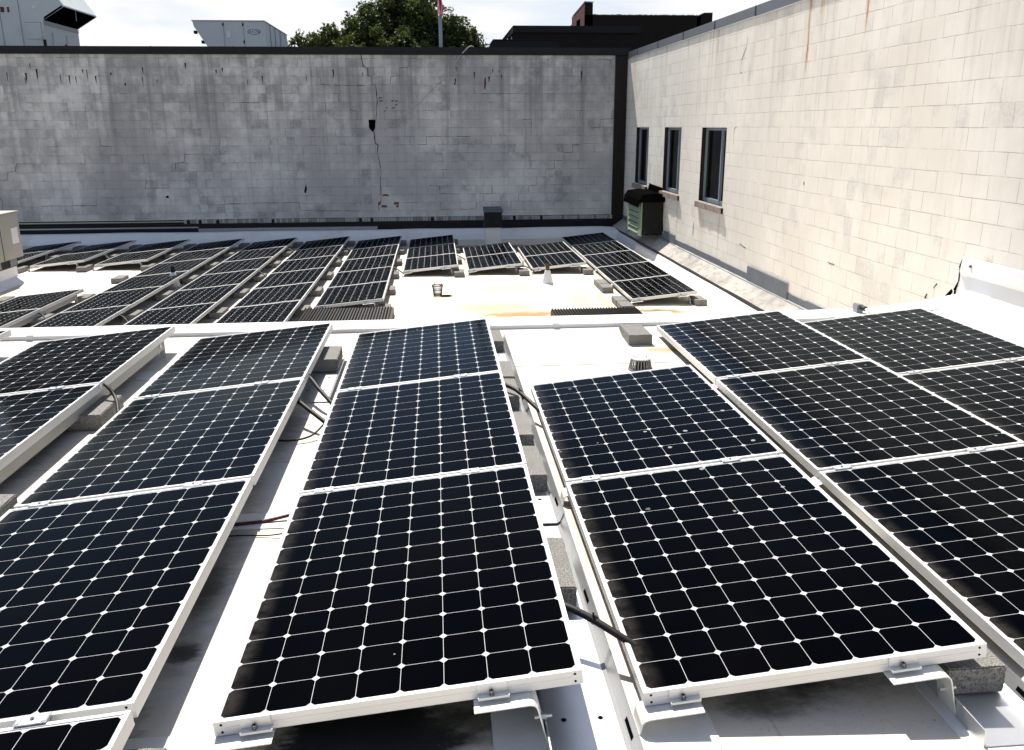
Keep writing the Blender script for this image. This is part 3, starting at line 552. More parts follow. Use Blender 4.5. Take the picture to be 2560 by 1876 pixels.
def footmesh(low):
    b = MB(); ya, yb = -.058, .03; t = .004
    if low:
        pts = [(.165, -FH-.002), (.004, -FH-.002), (-.012, -FH-.006), (-.022, -FH-.016), (-.026, -FH-.03), (-.032, -.100), (-.05, -.1025)]
    else:
        pts = [(.728, -FH-.002), (.885, -FH-.002), (.898, -FH-.006), (.906, -FH-.016), (.909, -FH-.03), (.925, -.192), (.945, -.196)]
    # thick strip
    L1 = []; 
    for i, pnt in enumerate(pts):
        a = Vector(pts[max(i-1, 0)]); c_ = Vector(pts[min(i+1, len(pts)-1)]); d = (c_-a).normalized(); nn = Vector((-d.y, d.x)); nn = nn if nn.y < 0 or (abs(nn.y) < .5) else -nn
        L1.append(Vector(pnt))
    lo = []
    for i, pnt in enumerate(L1):
        a = L1[max(i-1, 0)]; c_ = L1[min(i+1, len(L1)-1)]; d = (c_-a).normalized(); nn = Vector((d.y, -d.x))
        if low: nn = -nn
        lo.append(pnt+nn*t)
    k = len(L1); vs = [(p_.x, y_, p_.y) for y_ in (ya, yb) for p_ in L1]+[(p_.x, y_, p_.y) for y_ in (ya, yb) for p_ in lo]
    fs = []
    for i in range(k-1):
        fs += [(i, i+1, k+i+1, k+i), (2*k+i, 3*k+i, 3*k+i+1, 2*k+i+1), (i, 2*k+i, 2*k+i+1, i+1), (k+i, k+i+1, 3*k+i+1, 3*k+i)]
    fs += [(0, k, 3*k, 2*k), (k-1, 3*k-1, 4*k-1, 2*k-1)]
    b.add(vs, fs, 'aluminium')
    if not low: b.tube([(.895, -.015, -.125), (.945, -.015, -.125)], .006, 'mill_aluminium', 8); b.tube([(.915, -.015, -.125), (.928, -.015, -.125)], .011, 'mill_aluminium', 6)
    return b
PROTO = {}
def make_panel(end):
    if end not in PROTO:
        r = empty('solar_panel')
        for nme, b in panel_meshes().items(): b.build(nme, r)
        for x0 in (.075, .742): clampmesh(x0, end).build('clamp', r, bevel=.0008, seg=1)
        footmesh(True).build('foot_bracket', r, smooth=False); footmesh(False).build('foot_bracket', r, smooth=False)
        PROTO[end] = r; return r
    return dup(PROTO[end])
def place(i, y, level, end, label, grp):
    r = make_panel(end)
    j = random.uniform(-.003, .003)
    r.location = (XR(i)+j, y+random.uniform(-.002, .002), (0.0 if level == 0 else ZL)+.104); r.rotation_euler = (random.uniform(-.0012, .0012), -TH+random.uniform(-.0018, .0018), random.uniform(-.001, .001))
    tag(r, label, 'solar panel', grp)
GN = 'solar panels on the near roof'; GF = 'solar panels on the lower roof'
FR = [(-3, .498, (2, 3)), (-2, .498, (1, 2, 3)), (-1, .486, (0, 1, 2, 3)), (0, 2.106, (0, 1, 2)), (1, 2.128, (0, 1)), (2, 2.143, (0, 1, 2)), (3, 2.119, (0, 1, 2))]
for rI, (i, y0, ks) in enumerate(FR):
    for k in ks:
        nb = max(ks)-k
        place(i, y0+k*STEP, 0, k == 0, f'black solar panel, {ORD[nb]} from the back in the {ORD[rI]} near-roof row from left', GN)
LR = [(-7, 20.80-3.142, 2), (-6, 20.83-3.142, 2), (-5, 20.825-3.142, 2), (-4, 20.865-1.559-5*STEP, 6), (-3, 20.925-1.559-5*STEP, 6), (-2, 20.97-1.559-5*STEP, 6), (-1, 13.052, 5), (0, 16.284, 3), (1, 16.31, 2), (2, 16.31, 2), (3, 13.136, 5)]
for rI, (i, y0, n_) in enumerate(LR):
    for k in range(n_):
        place(i, y0+k*STEP, 1, k == 0, f'black solar panel, {ORD[n_-1-k]} from the grey wall in the {ORD[rI]} lower-roof row from left', GF)
for k in range(3): place(-5, 14.405-1.559-(2-k)*STEP, 1, k == 0, f'black solar panel, {ORD[2-k]} from the back in the short row at lower-roof left edge', GF)
# ------------------------------------------------------------------ concrete ballast blocks
BLK = None
def block(x, y, z, rz, label, grp, sx_=.19, sy=.40, sz=.092):
    global BLK
    if BLK is None:
        b = MB(); b.box((-.5, -.5, 0), (.5, .5, 1), 'concrete')
        me = b.build('concrete_block'); bm = bmesh.new(); bm.from_mesh(me.data)
        bmesh.ops.scale(bm, vec=(.19, .40, .092), verts=bm.verts); bmesh.ops.bevel(bm, geom=list(bm.edges), offset=.005, segments=2, affect='EDGES')
        bmesh.ops.subdivide_edges(bm, edges=[e for e in bm.edges if e.calc_length() > .05], cuts=7, use_grid_fill=True)
        for vv in bm.verts: vv.co += Vector((random.uniform(-1, 1), random.uniform(-1, 1), random.uniform(-1, 1)))*.0011
        bm.to_mesh(me.data); bm.free(); o = BLK = me
    else: o = BLK.copy(); COL.objects.link(o)
    o.location = (x, y, z); o.rotation_euler = (0, 0, rz); tag(o, label, 'concrete block', grp); return o
BG = 'concrete ballast blocks'
def bk(i, y, level, label, rz=None, dx=0, z=.0):
    block(XR(i)+1.055+dx, y+.2, (0 if level == 0 else ZL)+z, random.uniform(-.02, .02) if rz is None else rz, label, BG)
TZ = .014
bk(-1, 6.03, 0, 'speckled concrete block beside the back panel of the third near row, half in its shade', z=TZ)
bk(-2, 4.94, 0, 'concrete block between the second and third rows of the near roof with loose black cable', dx=-.02, z=.004)
bk(-2, 3.42, 0, 'concrete block at the left edge of the photo beside the third near row', dx=.02, z=.004)
for q, (y_, d_) in enumerate([(6.45, 0), (5.47, 0), (5.03, -.01), (4.34, 0), (3.78, 0), (2.74, -.02)]):
    bk(0, y_, 0, f'concrete block in the metal tray right of the centre row, {ORD[q]} from the back', dx=d_, z=TZ)
block(1.60, 6.80, .0, .0, 'tall grey concrete block standing alone by the back left corner of the right hand row', BG)
bk(1, 2.15, 0, 'concrete block under the front right corner of the biggest right hand panel', dx=-.01, z=TZ)
bk(1, 3.75, 0, 'concrete block hidden between the fifth and sixth near rows', dx=-.06, z=TZ)
bk(-1, 1.62, 0, 'concrete block cut off by the bottom edge of the photo left of the centre row', dx=-.02, z=TZ)
for rI, (i, y0, n_) in enumerate(LR):
    if i == 3:
        bk(i, y0-.15, 1, 'concrete block at the front right corner of the rightmost lower row', dx=.02); continue
    for k in range(n_+1):
        if (i, k) in ((-4, 0), (-3, 0), (-2, 0)): continue
        yy = y0+k*STEP-.23-(.12 if k == n_ else 0)
        bk(i, yy, 1, f'concrete block right of the {ORD[rI]} lower row, {ORD[n_-k]} from the grey wall')
        if i == 1 and k > 0: bk(i, yy-.46, 1, f'concrete block right of the {ORD[rI]} lower row, nearer of pair {ORD[n_-k]} from the grey wall')
for q, (y_, lab) in enumerate([(14.63, 'farther of the pair by the left side of the rightmost lower row'), (14.20, 'nearer of the pair by the left side of the rightmost lower row'), (13.05, 'farther of the pair behind the right ribbed cover'), (12.62, 'nearer of the pair resting against the right ribbed cover')]):
    bk(2, y_, 1, 'concrete block, '+lab, z=.004)
block(-5.82, 16.25, ZL, .0, 'long flat concrete block left of the fourth lower row on open white roof', BG, sy=.7)
bk(-5, 14.2, 1, 'concrete block behind the short row at the left of the lower roof'); bk(-5, 12.6, 1, 'concrete block between the short left row and the fourth lower row'); bk(-6, 14.1, 1, 'concrete block at the left photo edge behind the short lower row')
# ------------------------------------------------------------------ ballast trays and deflectors
def tray(i, y0, y1, label, level=0, endplate=True, dz=0):
    X0 = XR(i)+.935; X1 = XR(i)+1.165; z0 = (0 if level == 0 else ZL)+.006+dz; t = .004; b = MB()
    sec = [(X0-.004, z0+.055), (X0, z0+.055), (X0+.004, z0+t), (X1-.012, z0+t), (X1, z0+.012), (X1+.018, z0+.055), (X1+.022, z0+.053), (X1+.004, z0+.010), (X1-.012, z0), (X0, z0)]
    b.sweep(sec, lambda a, c_: (a, y0, c_), lambda a, c_: (a, y1, c_), 'mill_aluminium')
    for y_ in (y0+.25, y0+.9, y1-.5):
        for x_ in (X0+.06, X0+.17): b.tube([(x_, y_, z0+t), (x_, y_, z0+t+.0012)], .008, 'hole_black', 12)
    for y_ in (y0+.12, (y0+y1)/2): b.add([(X1+.0035, y_, z0+.022), (X1+.0035, y_+.09, z0+.022), (X1+.0095, y_+.09, z0+.036), (X1+.0095, y_, z0+.036)], [(0,1,2,3)], 'hole_black')
    return tag(b.build('ballast_tray'), label, 'tray', 'metal ballast trays')
tray(0, 1.90, 3.60, 'long bright aluminium tray right of the centre row, nearest the camera')
tray(0, 3.44, 6.85, 'aluminium tray holding five concrete blocks right of the centre row', dz=.012)
tray(-1, 5.35, 6.4, 'short aluminium tray under the block between the third and fourth near rows')
tray(1, 1.93, 3.2, 'aluminium tray under the concrete block at the lower right corner')
tray(1, 3.5, 5.3, 'aluminium tray in the narrow gap between fifth and sixth near rows')
def deflector(i, y0, y1, level, label):
    X0 = XR(i)+1.035; z0 = 0 if level == 0 else ZL; b = MB(); zt = z0+.104+.105-.05
    X0 -= .030; sec = [(X0-.004, zt), (X0, zt), (X0+.010, z0+.085), (X0+.004, z0+.073), (X0-.012, z0+.070), (X0-.012, z0+.074), (X0+.002, z0+.078), (X0+.006, z0+.086)]
    b.sweep(sec, lambda a, c_: (a, y0, c_), lambda a, c_: (a, y1, c_), 'deflector_sheet')
    b.box((X0-.03, y1-.004, z0+.002), (X0+.012, y1, zt), 'aluminium'); b.tube([(X0+.006, y1-.09, z0+.115), (X0+.012, y1-.09, z0+.116)], .016, 'white_paint', 14)
    for y_ in (y0+.4, y0+1.3): b.tube([(X0+.003, y_, z0+.125), (X0+.0065, y_, z0+.1252)], .005, 'hole_black', 8)
    return tag(b.build('wind_deflector'), label, 'deflector', 'metal wind deflectors')
deflector(-2, 2.1, 6.6, 0, 'pale metal wind deflector under the raised edge of the second near row')
deflector(-5, 11.0, 14.2, 1, 'grey metal wind deflector under the raised edge of the short left lower row')
deflector(-3, 2.1, 6.6, 0, 'pale metal wind deflector at the far left under the first near row')
# membrane pads
def pad(cx, cy, wx, wy, z, label, r=.09):
    pts = []
    for (sx_, sy_, a0) in ((1, 1, 0), (-1, 1, 90), (-1, -1, 180), (1, -1, 270)):
        for q in range(7): a = math.radians(a0+q*15); pts.append((cx+sx_*(wx/2-r)+r*math.cos(a), cy+sy_*(wy/2-r)+r*math.sin(a)))
    b = MB(); b.prism(pts, z+.0005, z+.005, 'pad_white' if 'pad_white' in M else plain('pad_white', (.78, .77, .74), .65, 0, .3, .08, 5, .05, dirt=(.62, .59, .53)))
    return tag(b.build('membrane_pad'), label, 'membrane pad', 'white membrane pads')
pad(1.72, 2.08, .52, .55, 0, 'white membrane pad with round corners under the tray at lower right', .14)
pad(.62, 2.1, .30, .36, 0, 'white membrane pad under the low front foot of the big right panel', .12)
pad(.32, 2.0, .40, .55, .0, 'white membrane pad under the front end of the centre tray', .03)
pad(-.86, 3.62, .46, .16, 0, 'white membrane strip crossing the gap left of the centre row', .01)
pad(-.86, 2.08, .5, .22, 0, 'white membrane strip at the bottom of the photo left of the centre row', .01)
pad(-2.05, 6.1, .5, .22, 0, 'white membrane strip at the back of the gap between second and third near rows', .01)
pad(.95, 6.25, 1.5, .32, 0, 'long white membrane strip in front of the roof edge beside the standing block', .03)
pad(.1, 14.75, .9, .5, ZL, 'square white membrane patch behind the strainer basket on the lower roof', .05)
pad(3.2, 12.3, .6, .6, ZL, 'stained white membrane patch by the front end of the rightmost lower row', .05)
pad(1.95, 15.24, .62, .62, ZL, 'white membrane patch around the vent boot with the rusty pipe', .06)
# ------------------------------------------------------------------ cables and conduits
def cable(name, pts, r, label, m='black_rubber', cat='cable', clips=()):
    # smooth path
    P = [Vector(p_) for p_ in pts]; out = []
    for i in range(len(P)-1):
        p0 = P[max(i-1, 0)]; p1 = P[i]; p2 = P[i+1]; p3 = P[min(i+2, len(P)-1)]
        for q in range(6):
            t = q/6; out.append(.5*((2*p1)+(p2-p0)*t+(2*p0-5*p1+4*p2-p3)*t*t+(3*p1-p0-3*p2+p3)*t**3))
    out.append(P[-1]); b = MB(); b.tube(out, r, m, 10)
    for f_ in clips:
        c_ = out[int(f_*(len(out)-1))]; b.tube([c_+Vector((0, -.004, 0)), c_+Vector((.006, .005, 0))], r*1.25, 'black_rubber', 10); b.box(tuple(c_+Vector((-.003, -.003, r))), tuple(c_+Vector((.003, .003, r+.014))), 'black_rubber')
    return tag(b.build(name, smooth=True), label, cat, 'black cables between rows' if m == 'black_rubber' else None)
cable('cable', [(.30, 2.60, .16), (.42, 2.52, .15), (.53, 2.43, .12), (.62, 2.36, .085)], .013, 'thick black cable slanting from the centre row to the big right panel', clips=(.55,))
cable('cable', [(.36, 5.2, .15), (.46, 5.05, .14), (.55, 4.85, .10), (.60, 4.75, .07)], .013, 'black cable looping over the centre tray halfway up', clips=(.4,))
cable('cable', [(-.95, 5.55, .17), (-.85, 5.42, .16), (-.75, 5.22, .12), (-.64, 5.05, .06)], .013, 'upper black cable crossing the gap left of the centre row', clips=(.35,))
cable('cable', [(-.98, 5.05, .15), (-.88, 5.0, .145), (-.76, 4.85, .11), (-.64, 4.72, .06)], .013, 'lower black cable crossing the gap left of the centre row', clips=(.45,))
cable('cable', [(-1.0, 4.62, .03), (-.85, 4.61, .02), (-.74, 4.65, .03), (-.68, 4.75, .06)], .006, 'thin black cable lying across the roof left of the centre row')
cable('cable', [(-2.15, 5.35, .17), (-2.06, 5.28, .18), (-1.98, 5.2, .12), (-1.90, 5.0, .08)], .011, 'short black cable dropping over the block left of the third near row')
cable('wire', [(-1.0, 3.55, .022), (-.9, 3.58, .012), (-.80, 3.60, .012), (-.66, 3.63, .03)], .008, 'red and black wire on the white strip left of the centre row', 'wire_red', 'wire')
cable('wire', [(-1.0, 3.44, .02), (-.88, 3.47, .009), (-.76, 3.46, .009), (-.66, 3.44, .03)], .003, 'thin dark wire in front of the red wire left of the centre row', 'brown_metal', 'wire')
for q, (i, ya, lab) in enumerate([(-4, 12.3, 'right of the fourth lower row near its front'), (-3, 19.2, 'right of the fifth lower row near the wall'), (-2, 17.65, 'right of the sixth lower row near its middle'), (-1, 16.2, 'left of the eighth lower row at its front corner'), (-6, 18.6, 'right of the second lower row'), (-5, 12.6, 'right of the short left row'), (-3, 16.0, 'right of the fifth lower row near its middle'), (0, 17.7, 'right of the eighth lower row'), (1, 16.2, 'right of the ninth lower row'), (-2, 19.3, 'right of the sixth lower row near the wall')]):
    x0 = XR(i)+1.03; cable('cable', [(x0-.02, ya+.14, ZL+.16), (x0+.06, ya+.10, ZL+.15), (x0+.14, ya, ZL+.12), (x0+.21, ya-.08, ZL+.08)], .012, 'black cable crossing the gap '+lab)
# conduit on the roof edge
c_ = empty('conduit', (3.65, 7.1, .12)); tag(c_, 'grey conduit with elbow fitting lying over the white roof edge at right', 'conduit')
b = MB(); b.tube([(3.70, 7.14, .165), (3.68, 6.98, .155), (3.74, 6.70, .10)], .014, 'aluminium', 10); local(b.build('pipe', smooth=True), c_)
b = MB(); b.tube([(3.685, 7.16, .165), (3.688, 7.06, .162)], .022, 'black_rubber', 10); local(b.build('coupling'), c_)
b = MB(); b.box((3.645, 7.12, .11), (3.70, 7.22, .19), 'galvanised'); local(b.build('elbow_box', bevel=.008), c_)
b = MB(); b.tube([(4.35, 6.75, .01), (4.35, 6.75, .03)], .022, 'black_rubber', 14); tag(b.build('roof_button'), 'small dark round cap on the white roof corner by the wall', 'cap')
# ------------------------------------------------------------------ drains and vent pipes
d = empty('roof_drain', (1.44, 5.92, 0)); tag(d, 'round slotted dome of the drain behind the big right panels', 'drain')
b = MB(); n_ = 22
for q in range(n_):
    a = 2*math.pi*q/n_; ca, sa = math.cos(a), math.sin(a); b.tube([(1.44+.082*ca, 5.92+.082*sa, .0), (1.44+.066*ca, 5.92+.066*sa, .085)], .0055, 'grey_stone', 5)
b.lathe([(.09, 0), (.09, .012), (.082, .014)], 'grey_stone', 24, (1.44, 5.92, 0)); b.lathe([(.040, .0), (.040, .08)], 'hole_black', 12, (1.44, 5.92, 0)); local(b.build('strainer'), d)
b = MB(); b.lathe([(.070, .083), (.070, .092), (.055, .097), (.0, .098)], 'white_paint', 24, (1.44, 5.92, 0), cap=False)
for q in range(10): a = 2*math.pi*q/10; b.tube([(1.44+.045*math.cos(a), 5.92+.045*math.sin(a), .0965), (1.44+.045*math.cos(a), 5.92+.045*math.sin(a), .0995)], .006, 'hole_black', 6)
local(b.build('cap', smooth=False), d)
b = MB(); cx, cy = -.02, 14.33; n_ = 26
for q in range(n_):
    a = 2*math.pi*q/n_; ca, sa = math.cos(a), math.sin(a); b.tube([(cx+.066*ca, cy+.066*sa, ZL), (cx+.088*ca, cy+.088*sa, ZL+.165)], .0042, 'black_rubber', 5)
for (r_, z_) in ((.092, .165), (.078, .09), (.068, .008)): b.tube([(cx+r_*math.cos(2*math.pi*q/20), cy+r_*math.sin(2*math.pi*q/20), ZL+z_) for q in range(21)], .006, 'black_rubber', 6)
for q in range(4): a = q*1.57+.6; b.box((cx+.09*math.cos(a)-.012, cy+.09*math.sin(a)-.008, ZL+.165), (cx+.09*math.cos(a)+.012, cy+.09*math.sin(a)+.008, ZL+.185), 'black_rubber')
tag(b.build('strainer_basket'), 'black slotted strainer basket standing beside the open drain hole', 'basket')
b = MB(); b.lathe([(.11, .001), (.105, .004), (.10, .0045)], 'rust_ring' if 'rust_ring' in M else plain('rust_ring', (.40, .24, .09), .8, 0, .2, .4, 20), 26, (.12, 14.22, ZL)); b.lathe([(.098, .005), (.0, .0055)], 'hole_black', 26, (.12, 14.22, ZL), cap=False); tag(b.build('drain_hole'), 'open black drain hole with a rusty rim on the lower roof', 'drain')
def vent_pipe(x, y, label, rust):
    v = empty('vent_pipe', (x, y, ZL)); tag(v, label, 'vent pipe')
    b = MB(); prof = [(.13, 0), (.115, .012), (.10, .02)]
    for q in range(6): r_ = .098-.009*q; z_ = .03+q*.033; prof += [(r_+.004, z_), (r_, z_+.022)]
    prof += [(.042, .24), (.036, .245)]
    b.lathe(prof, 'white_paint', 20, (x, y, ZL)); local(b.build('boot', smooth=True), v)
    b = MB(); b.tube([(x, y, ZL+.2), (x, y, ZL+.36)], .036, plain('rusty_pipe', (.10, .055, .03), .7, .2, .3, .5, 18) if rust else 'black_rubber', 14); b.lathe([(.028, .361), (.0, .3612)], 'hole_black', 12, (x, y, ZL), cap=False); local(b.build('pipe'), v)
vent_pipe(1.95, 15.24, 'white ribbed vent boot with rusty pipe before the short rows', True)
vent_pipe(-4.70, 15.70, 'vent pipe with black top in the gap right of the fourth lower row', False)
# ------------------------------------------------------------------ ribbed covers
def cover(x0, x1, y0, y1, h, label, colours):
    r = empty('ribbed_cover', ((x0+x1)/2, (y0+y1)/2, ZL)); tag(r, label, 'vent cover')
    b = MB(); b.box((x0, y0, ZL), (x1, y1, ZL+h-.03), 'black_rubber'); local(b.build('base'), r)
    b = MB(); nn = int((x1-x0)/.042)
    for q in range(nn):
        xx = x0+.01+(x1-x0-.02)*q/nn; b.add([(xx, y0+.01, ZL+h-.03), (xx+.024, y0+.01, ZL+h-.03), (xx+.024, y1-.01, ZL+h-.03), (xx, y1-.01, ZL+h-.03), (xx+.012, y0+.012, ZL+h), (xx+.012, y1-.012, ZL+h)], [(0,1,4),(3,5,2),(0,4,5,3),(1,2,5,4)], colours[q % len(colours)])
    local(b.build('ribs'), r)
plain('rib_ochre', (.055, .032, .009), .7, 0, .3, .5, 9); plain('rib_blue', (.009, .024, .036), .7, 0, .3, .5, 9); plain('rib_dark', (.006, .0055, .005), .8, 0, .2, .4, 9)
cover(-2.0, -.68, 11.70, 12.85, .14, 'black ribbed cover with ochre and blue ridges before the seventh lower row', ['rib_ochre', 'rib_blue', 'rib_ochre', 'rib_blue', 'rib_dark'])
cover(1.64, 2.93, 11.75, 12.42, .14, 'plain black ribbed cover behind the white edge at right', ['rib_dark'])
# ------------------------------------------------------------------ air handler at the left
a_ = empty('rooftop_unit', (-8.9, 14.6, ZL)); tag(a_, 'tan metal air unit cut by the left photo edge on a white curb', 'air unit')
b = MB(); b.box((-10.4, 12.2, -.56), (-7.60, 16.60, .235), 'tan_paint'); local(b.build('cabinet', bevel=.008), a_)
b = MB(); b.box((-10.42, 12.18, .236), (-7.58, 16.62, .262), 'tan_paint'); local(b.build('top'), a_)
b = MB(); b.box((-7.599, 15.86, -.55), (-7.596, 15.875, .225), 'hole_black'); b.box((-7.599, 14.4, -.55), (-7.596, 14.415, .225), 'hole_black'); local(b.build('seam'), a_)
b = MB(); b.box((-7.599, 16.26, -.30), (-7.594, 16.50, -.02), 'white_paint'); local(b.build('sticker'), a_)
b = MB(); b.box((-10.3, 12.3, -.72), (-7.68, 16.5, -.561), 'brown_metal')
for q in range(7): b.box((-7.70, 12.6+q*.6, -.70), (-7.665, 12.85+q*.6, -.58), 'galvanised')
local(b.build('base_rail'), a_)
b = MB(); b.box((-10.3, 12.3, ZL), (-7.70, 16.48, -.72), 'white_paint'); b.add([(-7.70, 12.3, -.90), (-7.70, 16.48, -.90), (-7.50, 16.55, ZL+.004), (-7.50, 12.3, ZL+.004)], [(0,1,2,3)], 'kerb_membrane'); local(b.build('curb'), a_)
# ------------------------------------------------------------------ units on the upper roof
h1 = empty('rooftop_unit', (-12.5, 31, 3.1)); tag(h1, 'big pale grey air handler with open intake hood at the top left', 'air handler', 'air handlers above the grey wall')
b = MB(); b.box((-16.5, 30, 3.1), (-12.04, 32.75, 6.6), 'unit_paint'); local(b.build('cabinet'), h1)
b = MB(); HA = lambda y_: [(-12.038, y_, 4.92), (-11.36, y_, 5.32), (-11.36, y_, 5.36), (-12.038, y_, 6.35)]
b.add(HA(30.0)+HA(32.72), [(1,5,6,2),(2,6,7,3),(0,1,2,3),(4,7,6,5)], 'unit_paint'); b.add([(-12.03, 30.02, 4.93), (-11.38, 30.02, 5.315), (-11.38, 32.7, 5.315), (-12.03, 32.7, 4.93)], [(0,1,2,3)], 'hole_black'); b.add([(-12.0, 29.995, 4.95), (-11.40, 29.995, 5.31), (-11.42, 29.995, 5.36), (-12.0, 29.995, 5.02)], [(0,1,2,3)], 'hole_black'); b.box((-11.375, 30.9, 5.0), (-11.36, 30.92, 5.32), 'galvanised'); local(b.build('hood'), h1)
b = MB(); b.box((-12.58, 29.96, 4.38), (-12.12, 29.995, 4.85), 'unit_paint'); b.box((-12.6, 29.97, 4.85), (-12.1, 29.995, 4.87), 'galvanised'); local(b.build('access_door'), h1)
b = MB()
for x_ in (-14.0, -12.72, -13.3): b.box((x_, 29.985, 3.1), (x_+.02, 29.998, 6.3), 'galvanised')
b.box((-12.10, 29.95, 4.1), (-12.02, 29.99, 4.36), 'dark_metal'); b.box((-13.25, 29.98, 5.15), (-13.15, 29.998, 5.3), 'maroon_brick'); b.box((-13.05, 29.98, 5.15), (-13.0, 29.998, 5.3), 'maroon_brick'); b.box((-12.3, 29.98, 5.25), (-12.2, 29.998, 5.33), 'white_paint'); b.box((-12.037, 30, 4.80), (-12.02, 32.75, 4.915), 'galvanised'); local(b.build('seam'), h1)
b = MB()
for y_ in (30.55, 31.65): b.box((-12.037, y_, 3.9), (-12.01, y_+.95, 4.62), 'unit_paint'); b.box((-12.009, y_+.85, 4.2), (-11.98, y_+.92, 4.34), 'dark_metal')
local(b.build('small_door'), h1)
h2 = empty('rooftop_unit', (-7, 36, 3.1)); tag(h2, 'white air handler with slanted left end and oval badge beyond the grey wall', 'air handler', 'air handlers above the grey wall')
b = MB(); b.add([(-8.52, 34, 5.36), (-6.0, 34, 5.36), (-5.97, 34, 3.1), (-7.2, 34, 3.1), (-8.48, 34, 5.18), (-8.52, 39, 5.36), (-6.0, 39, 5.36), (-5.97, 39, 3.1), (-7.2, 39, 3.1), (-8.48, 39, 5.18)], [(0,1,2,3,4),(5,9,8,7,6),(0,5,6,1),(1,6,7,2),(3,8,9,4),(4,9,5,0)], 'unit_paint'); local(b.build('cabinet'), h2)
b = MB(); b.box((-8.54, 33.97, 5.36), (-5.98, 39, 5.39), 'galvanised')
for x_ in (-7.45, -6.75): b.box((x_, 33.985, 3.1), (x_+.016, 33.998, 5.35), 'galvanised')
for y_ in (35, 36, 37.2): b.box((-5.985, y_, 3.3), (-5.965, y_+.04, 5.33), 'galvanised')
for (x_, z_) in ((-8.44, 5.05), (-8.2, 4.72)): b.box((x_-.09, 34.1, z_-.1), (x_, 34.3, z_), 'dark_metal')
for (x_, z_) in ((-7.46, 5.2), (-6.76, 5.2), (-6.76, 4.62)): b.box((x_-.02, 33.97, z_), (x_+.03, 33.999, z_+.09), 'dark_metal')
local(b.build('seam'), h2)
b = MB(); b.box((-7.36, 33.96, 4.80), (-7.2, 33.998, 5.02), 'white_paint'); local(b.build('control_box'), h2)
b = MB(); ov = [(math.cos(2*math.pi*q/28), math.sin(2*math.pi*q/28)) for q in range(28)]
b.add([(-6.38+.23*x_, 33.994, 5.01+.095*z_) for x_, z_ in ov], [tuple(range(28))], 'blue_ink'); b.add([(-6.38+.205*x_, 33.990, 5.01+.075*z_) for x_, z_ in ov], [tuple(range(28))], 'white_paint')
bad = local(b.build('badge'), h2)
fc = bpy.data.curves.new('lettering', 'FONT'); fc.body = 'AAON'; fc.size = .125; fc.align_x = 'CENTER'; fc.align_y = 'CENTER'; fc.extrude = .002; fc.shear = .15
fo = bpy.data.objects.new('lettering', fc); COL.objects.link(fo); dg = bpy.context.evaluated_depsgraph_get()
me = bpy.data.meshes.new_from_object(fo.evaluated_get(dg)); bpy.data.objects.remove(fo); me.materials.clear(); me.materials.append(M['blue_ink'])
fo = bpy.data.objects.new('lettering', me); COL.objects.link(fo); fo.parent = bad; fo.location = (-6.38+0, 33.985, 5.01); fo.rotation_euler = (math.pi/2, 0, 0); fo.scale = (1.05, 1.1, 1)
# hanging cable over the grey wall
b = MB(); pts = [(1.0, YB+.1, 3.56), (.95, YB-.06, 3.57), (.87, YB-.075, 3.54), (.67, YB-.03, 3.35), (.27, YB-.02, 2.8), (-.03, YB-.018, 2.56), (-.63, YB-.012, 2.0), (-1.04, YB-.010, 1.67)]
b.tube(pts, [.014, .014, .014, .013, .009, .008, .007, .005], 'grey_wire', 6); tag(b.build('hanging_cable'), 'thin pale cable hanging slantwise over the coping of the grey wall', 'cable')
# ------------------------------------------------------------------ flagpole and flag
b = MB(); b.tube([(.365, 38, -7), (.37, 38, 4.8), (.345, 38, 9.5)], [.09, .072, .06], 'galvanised', 12); tag(b.build('flagpole', smooth=True), 'grey metal flagpole rising in front of the big tree', 'flagpole')
b = MB(); vs = []; fs = []; nu, nv = 13, 26
for j in range(nv+1):
    for i in range(nu+1):
        s_ = i/nu; t = j/nv; zt_ = 7.9-t*(1.80+.06*math.sin(s_*9)); xx = .26+s_*(.20+.04*math.sin(t*9)) ; yy = 37.90+.09*math.sin(s_*11+t*3)
        vs.append((xx, yy, zt_-.10*s_*t))
for j in range(nv):
    for i in range(nu): fs.append((j*(nu+1)+i, j*(nu+1)+i+1, (j+1)*(nu+1)+i+1, (j+1)*(nu+1)+i))
b.add(vs, fs, 'red_cloth'); w_ = b.mat('white_cloth')
for q in range(len(b.mi)):
    if ((q % nu)*1.0+(q//nu)*.45) // 2.2 % 2 == 0: b.mi[q] = w_
tag(b.build('flag', smooth=True), 'limp red and white striped flag hanging from the flagpole', 'flag')
# ------------------------------------------------------------------ tree
t_ = empty('oak_tree', (-2.4, 52, -7)); tag(t_, 'broad dark green leafy tree behind the grey wall and flagpole', 'tree')
lobes = [(-6.7, 50.5, 5.3, 1.05, 1.3), (-5.6, 51, 5.7, 1.3, 1.35), (-4.6, 51.5, 5.8, 1.4, 1.5), (-3.2, 51, 6.7, 1.5, 1.6), (-2.2, 52, 7.2, 1.9, 1.9), (-.9, 51.5, 7.1, 1.8, 1.8), (.3, 51, 6.6, 1.5, 1.5), (1.3, 51.5, 6.0, 1.4, 1.45), (2.3, 51, 5.6, 1.05, 1.1), (-2.5, 50, 5.0, 3.2, 1.8), (1, 50.5, 4.6, 2.4, 1.5), (-5, 50.5, 4.3, 2.6, 1.5), (-1.3, 52, 8.2, 1.2, 1.0)]
b = MB(); vs = []; fs = []
rr = random.Random(3)
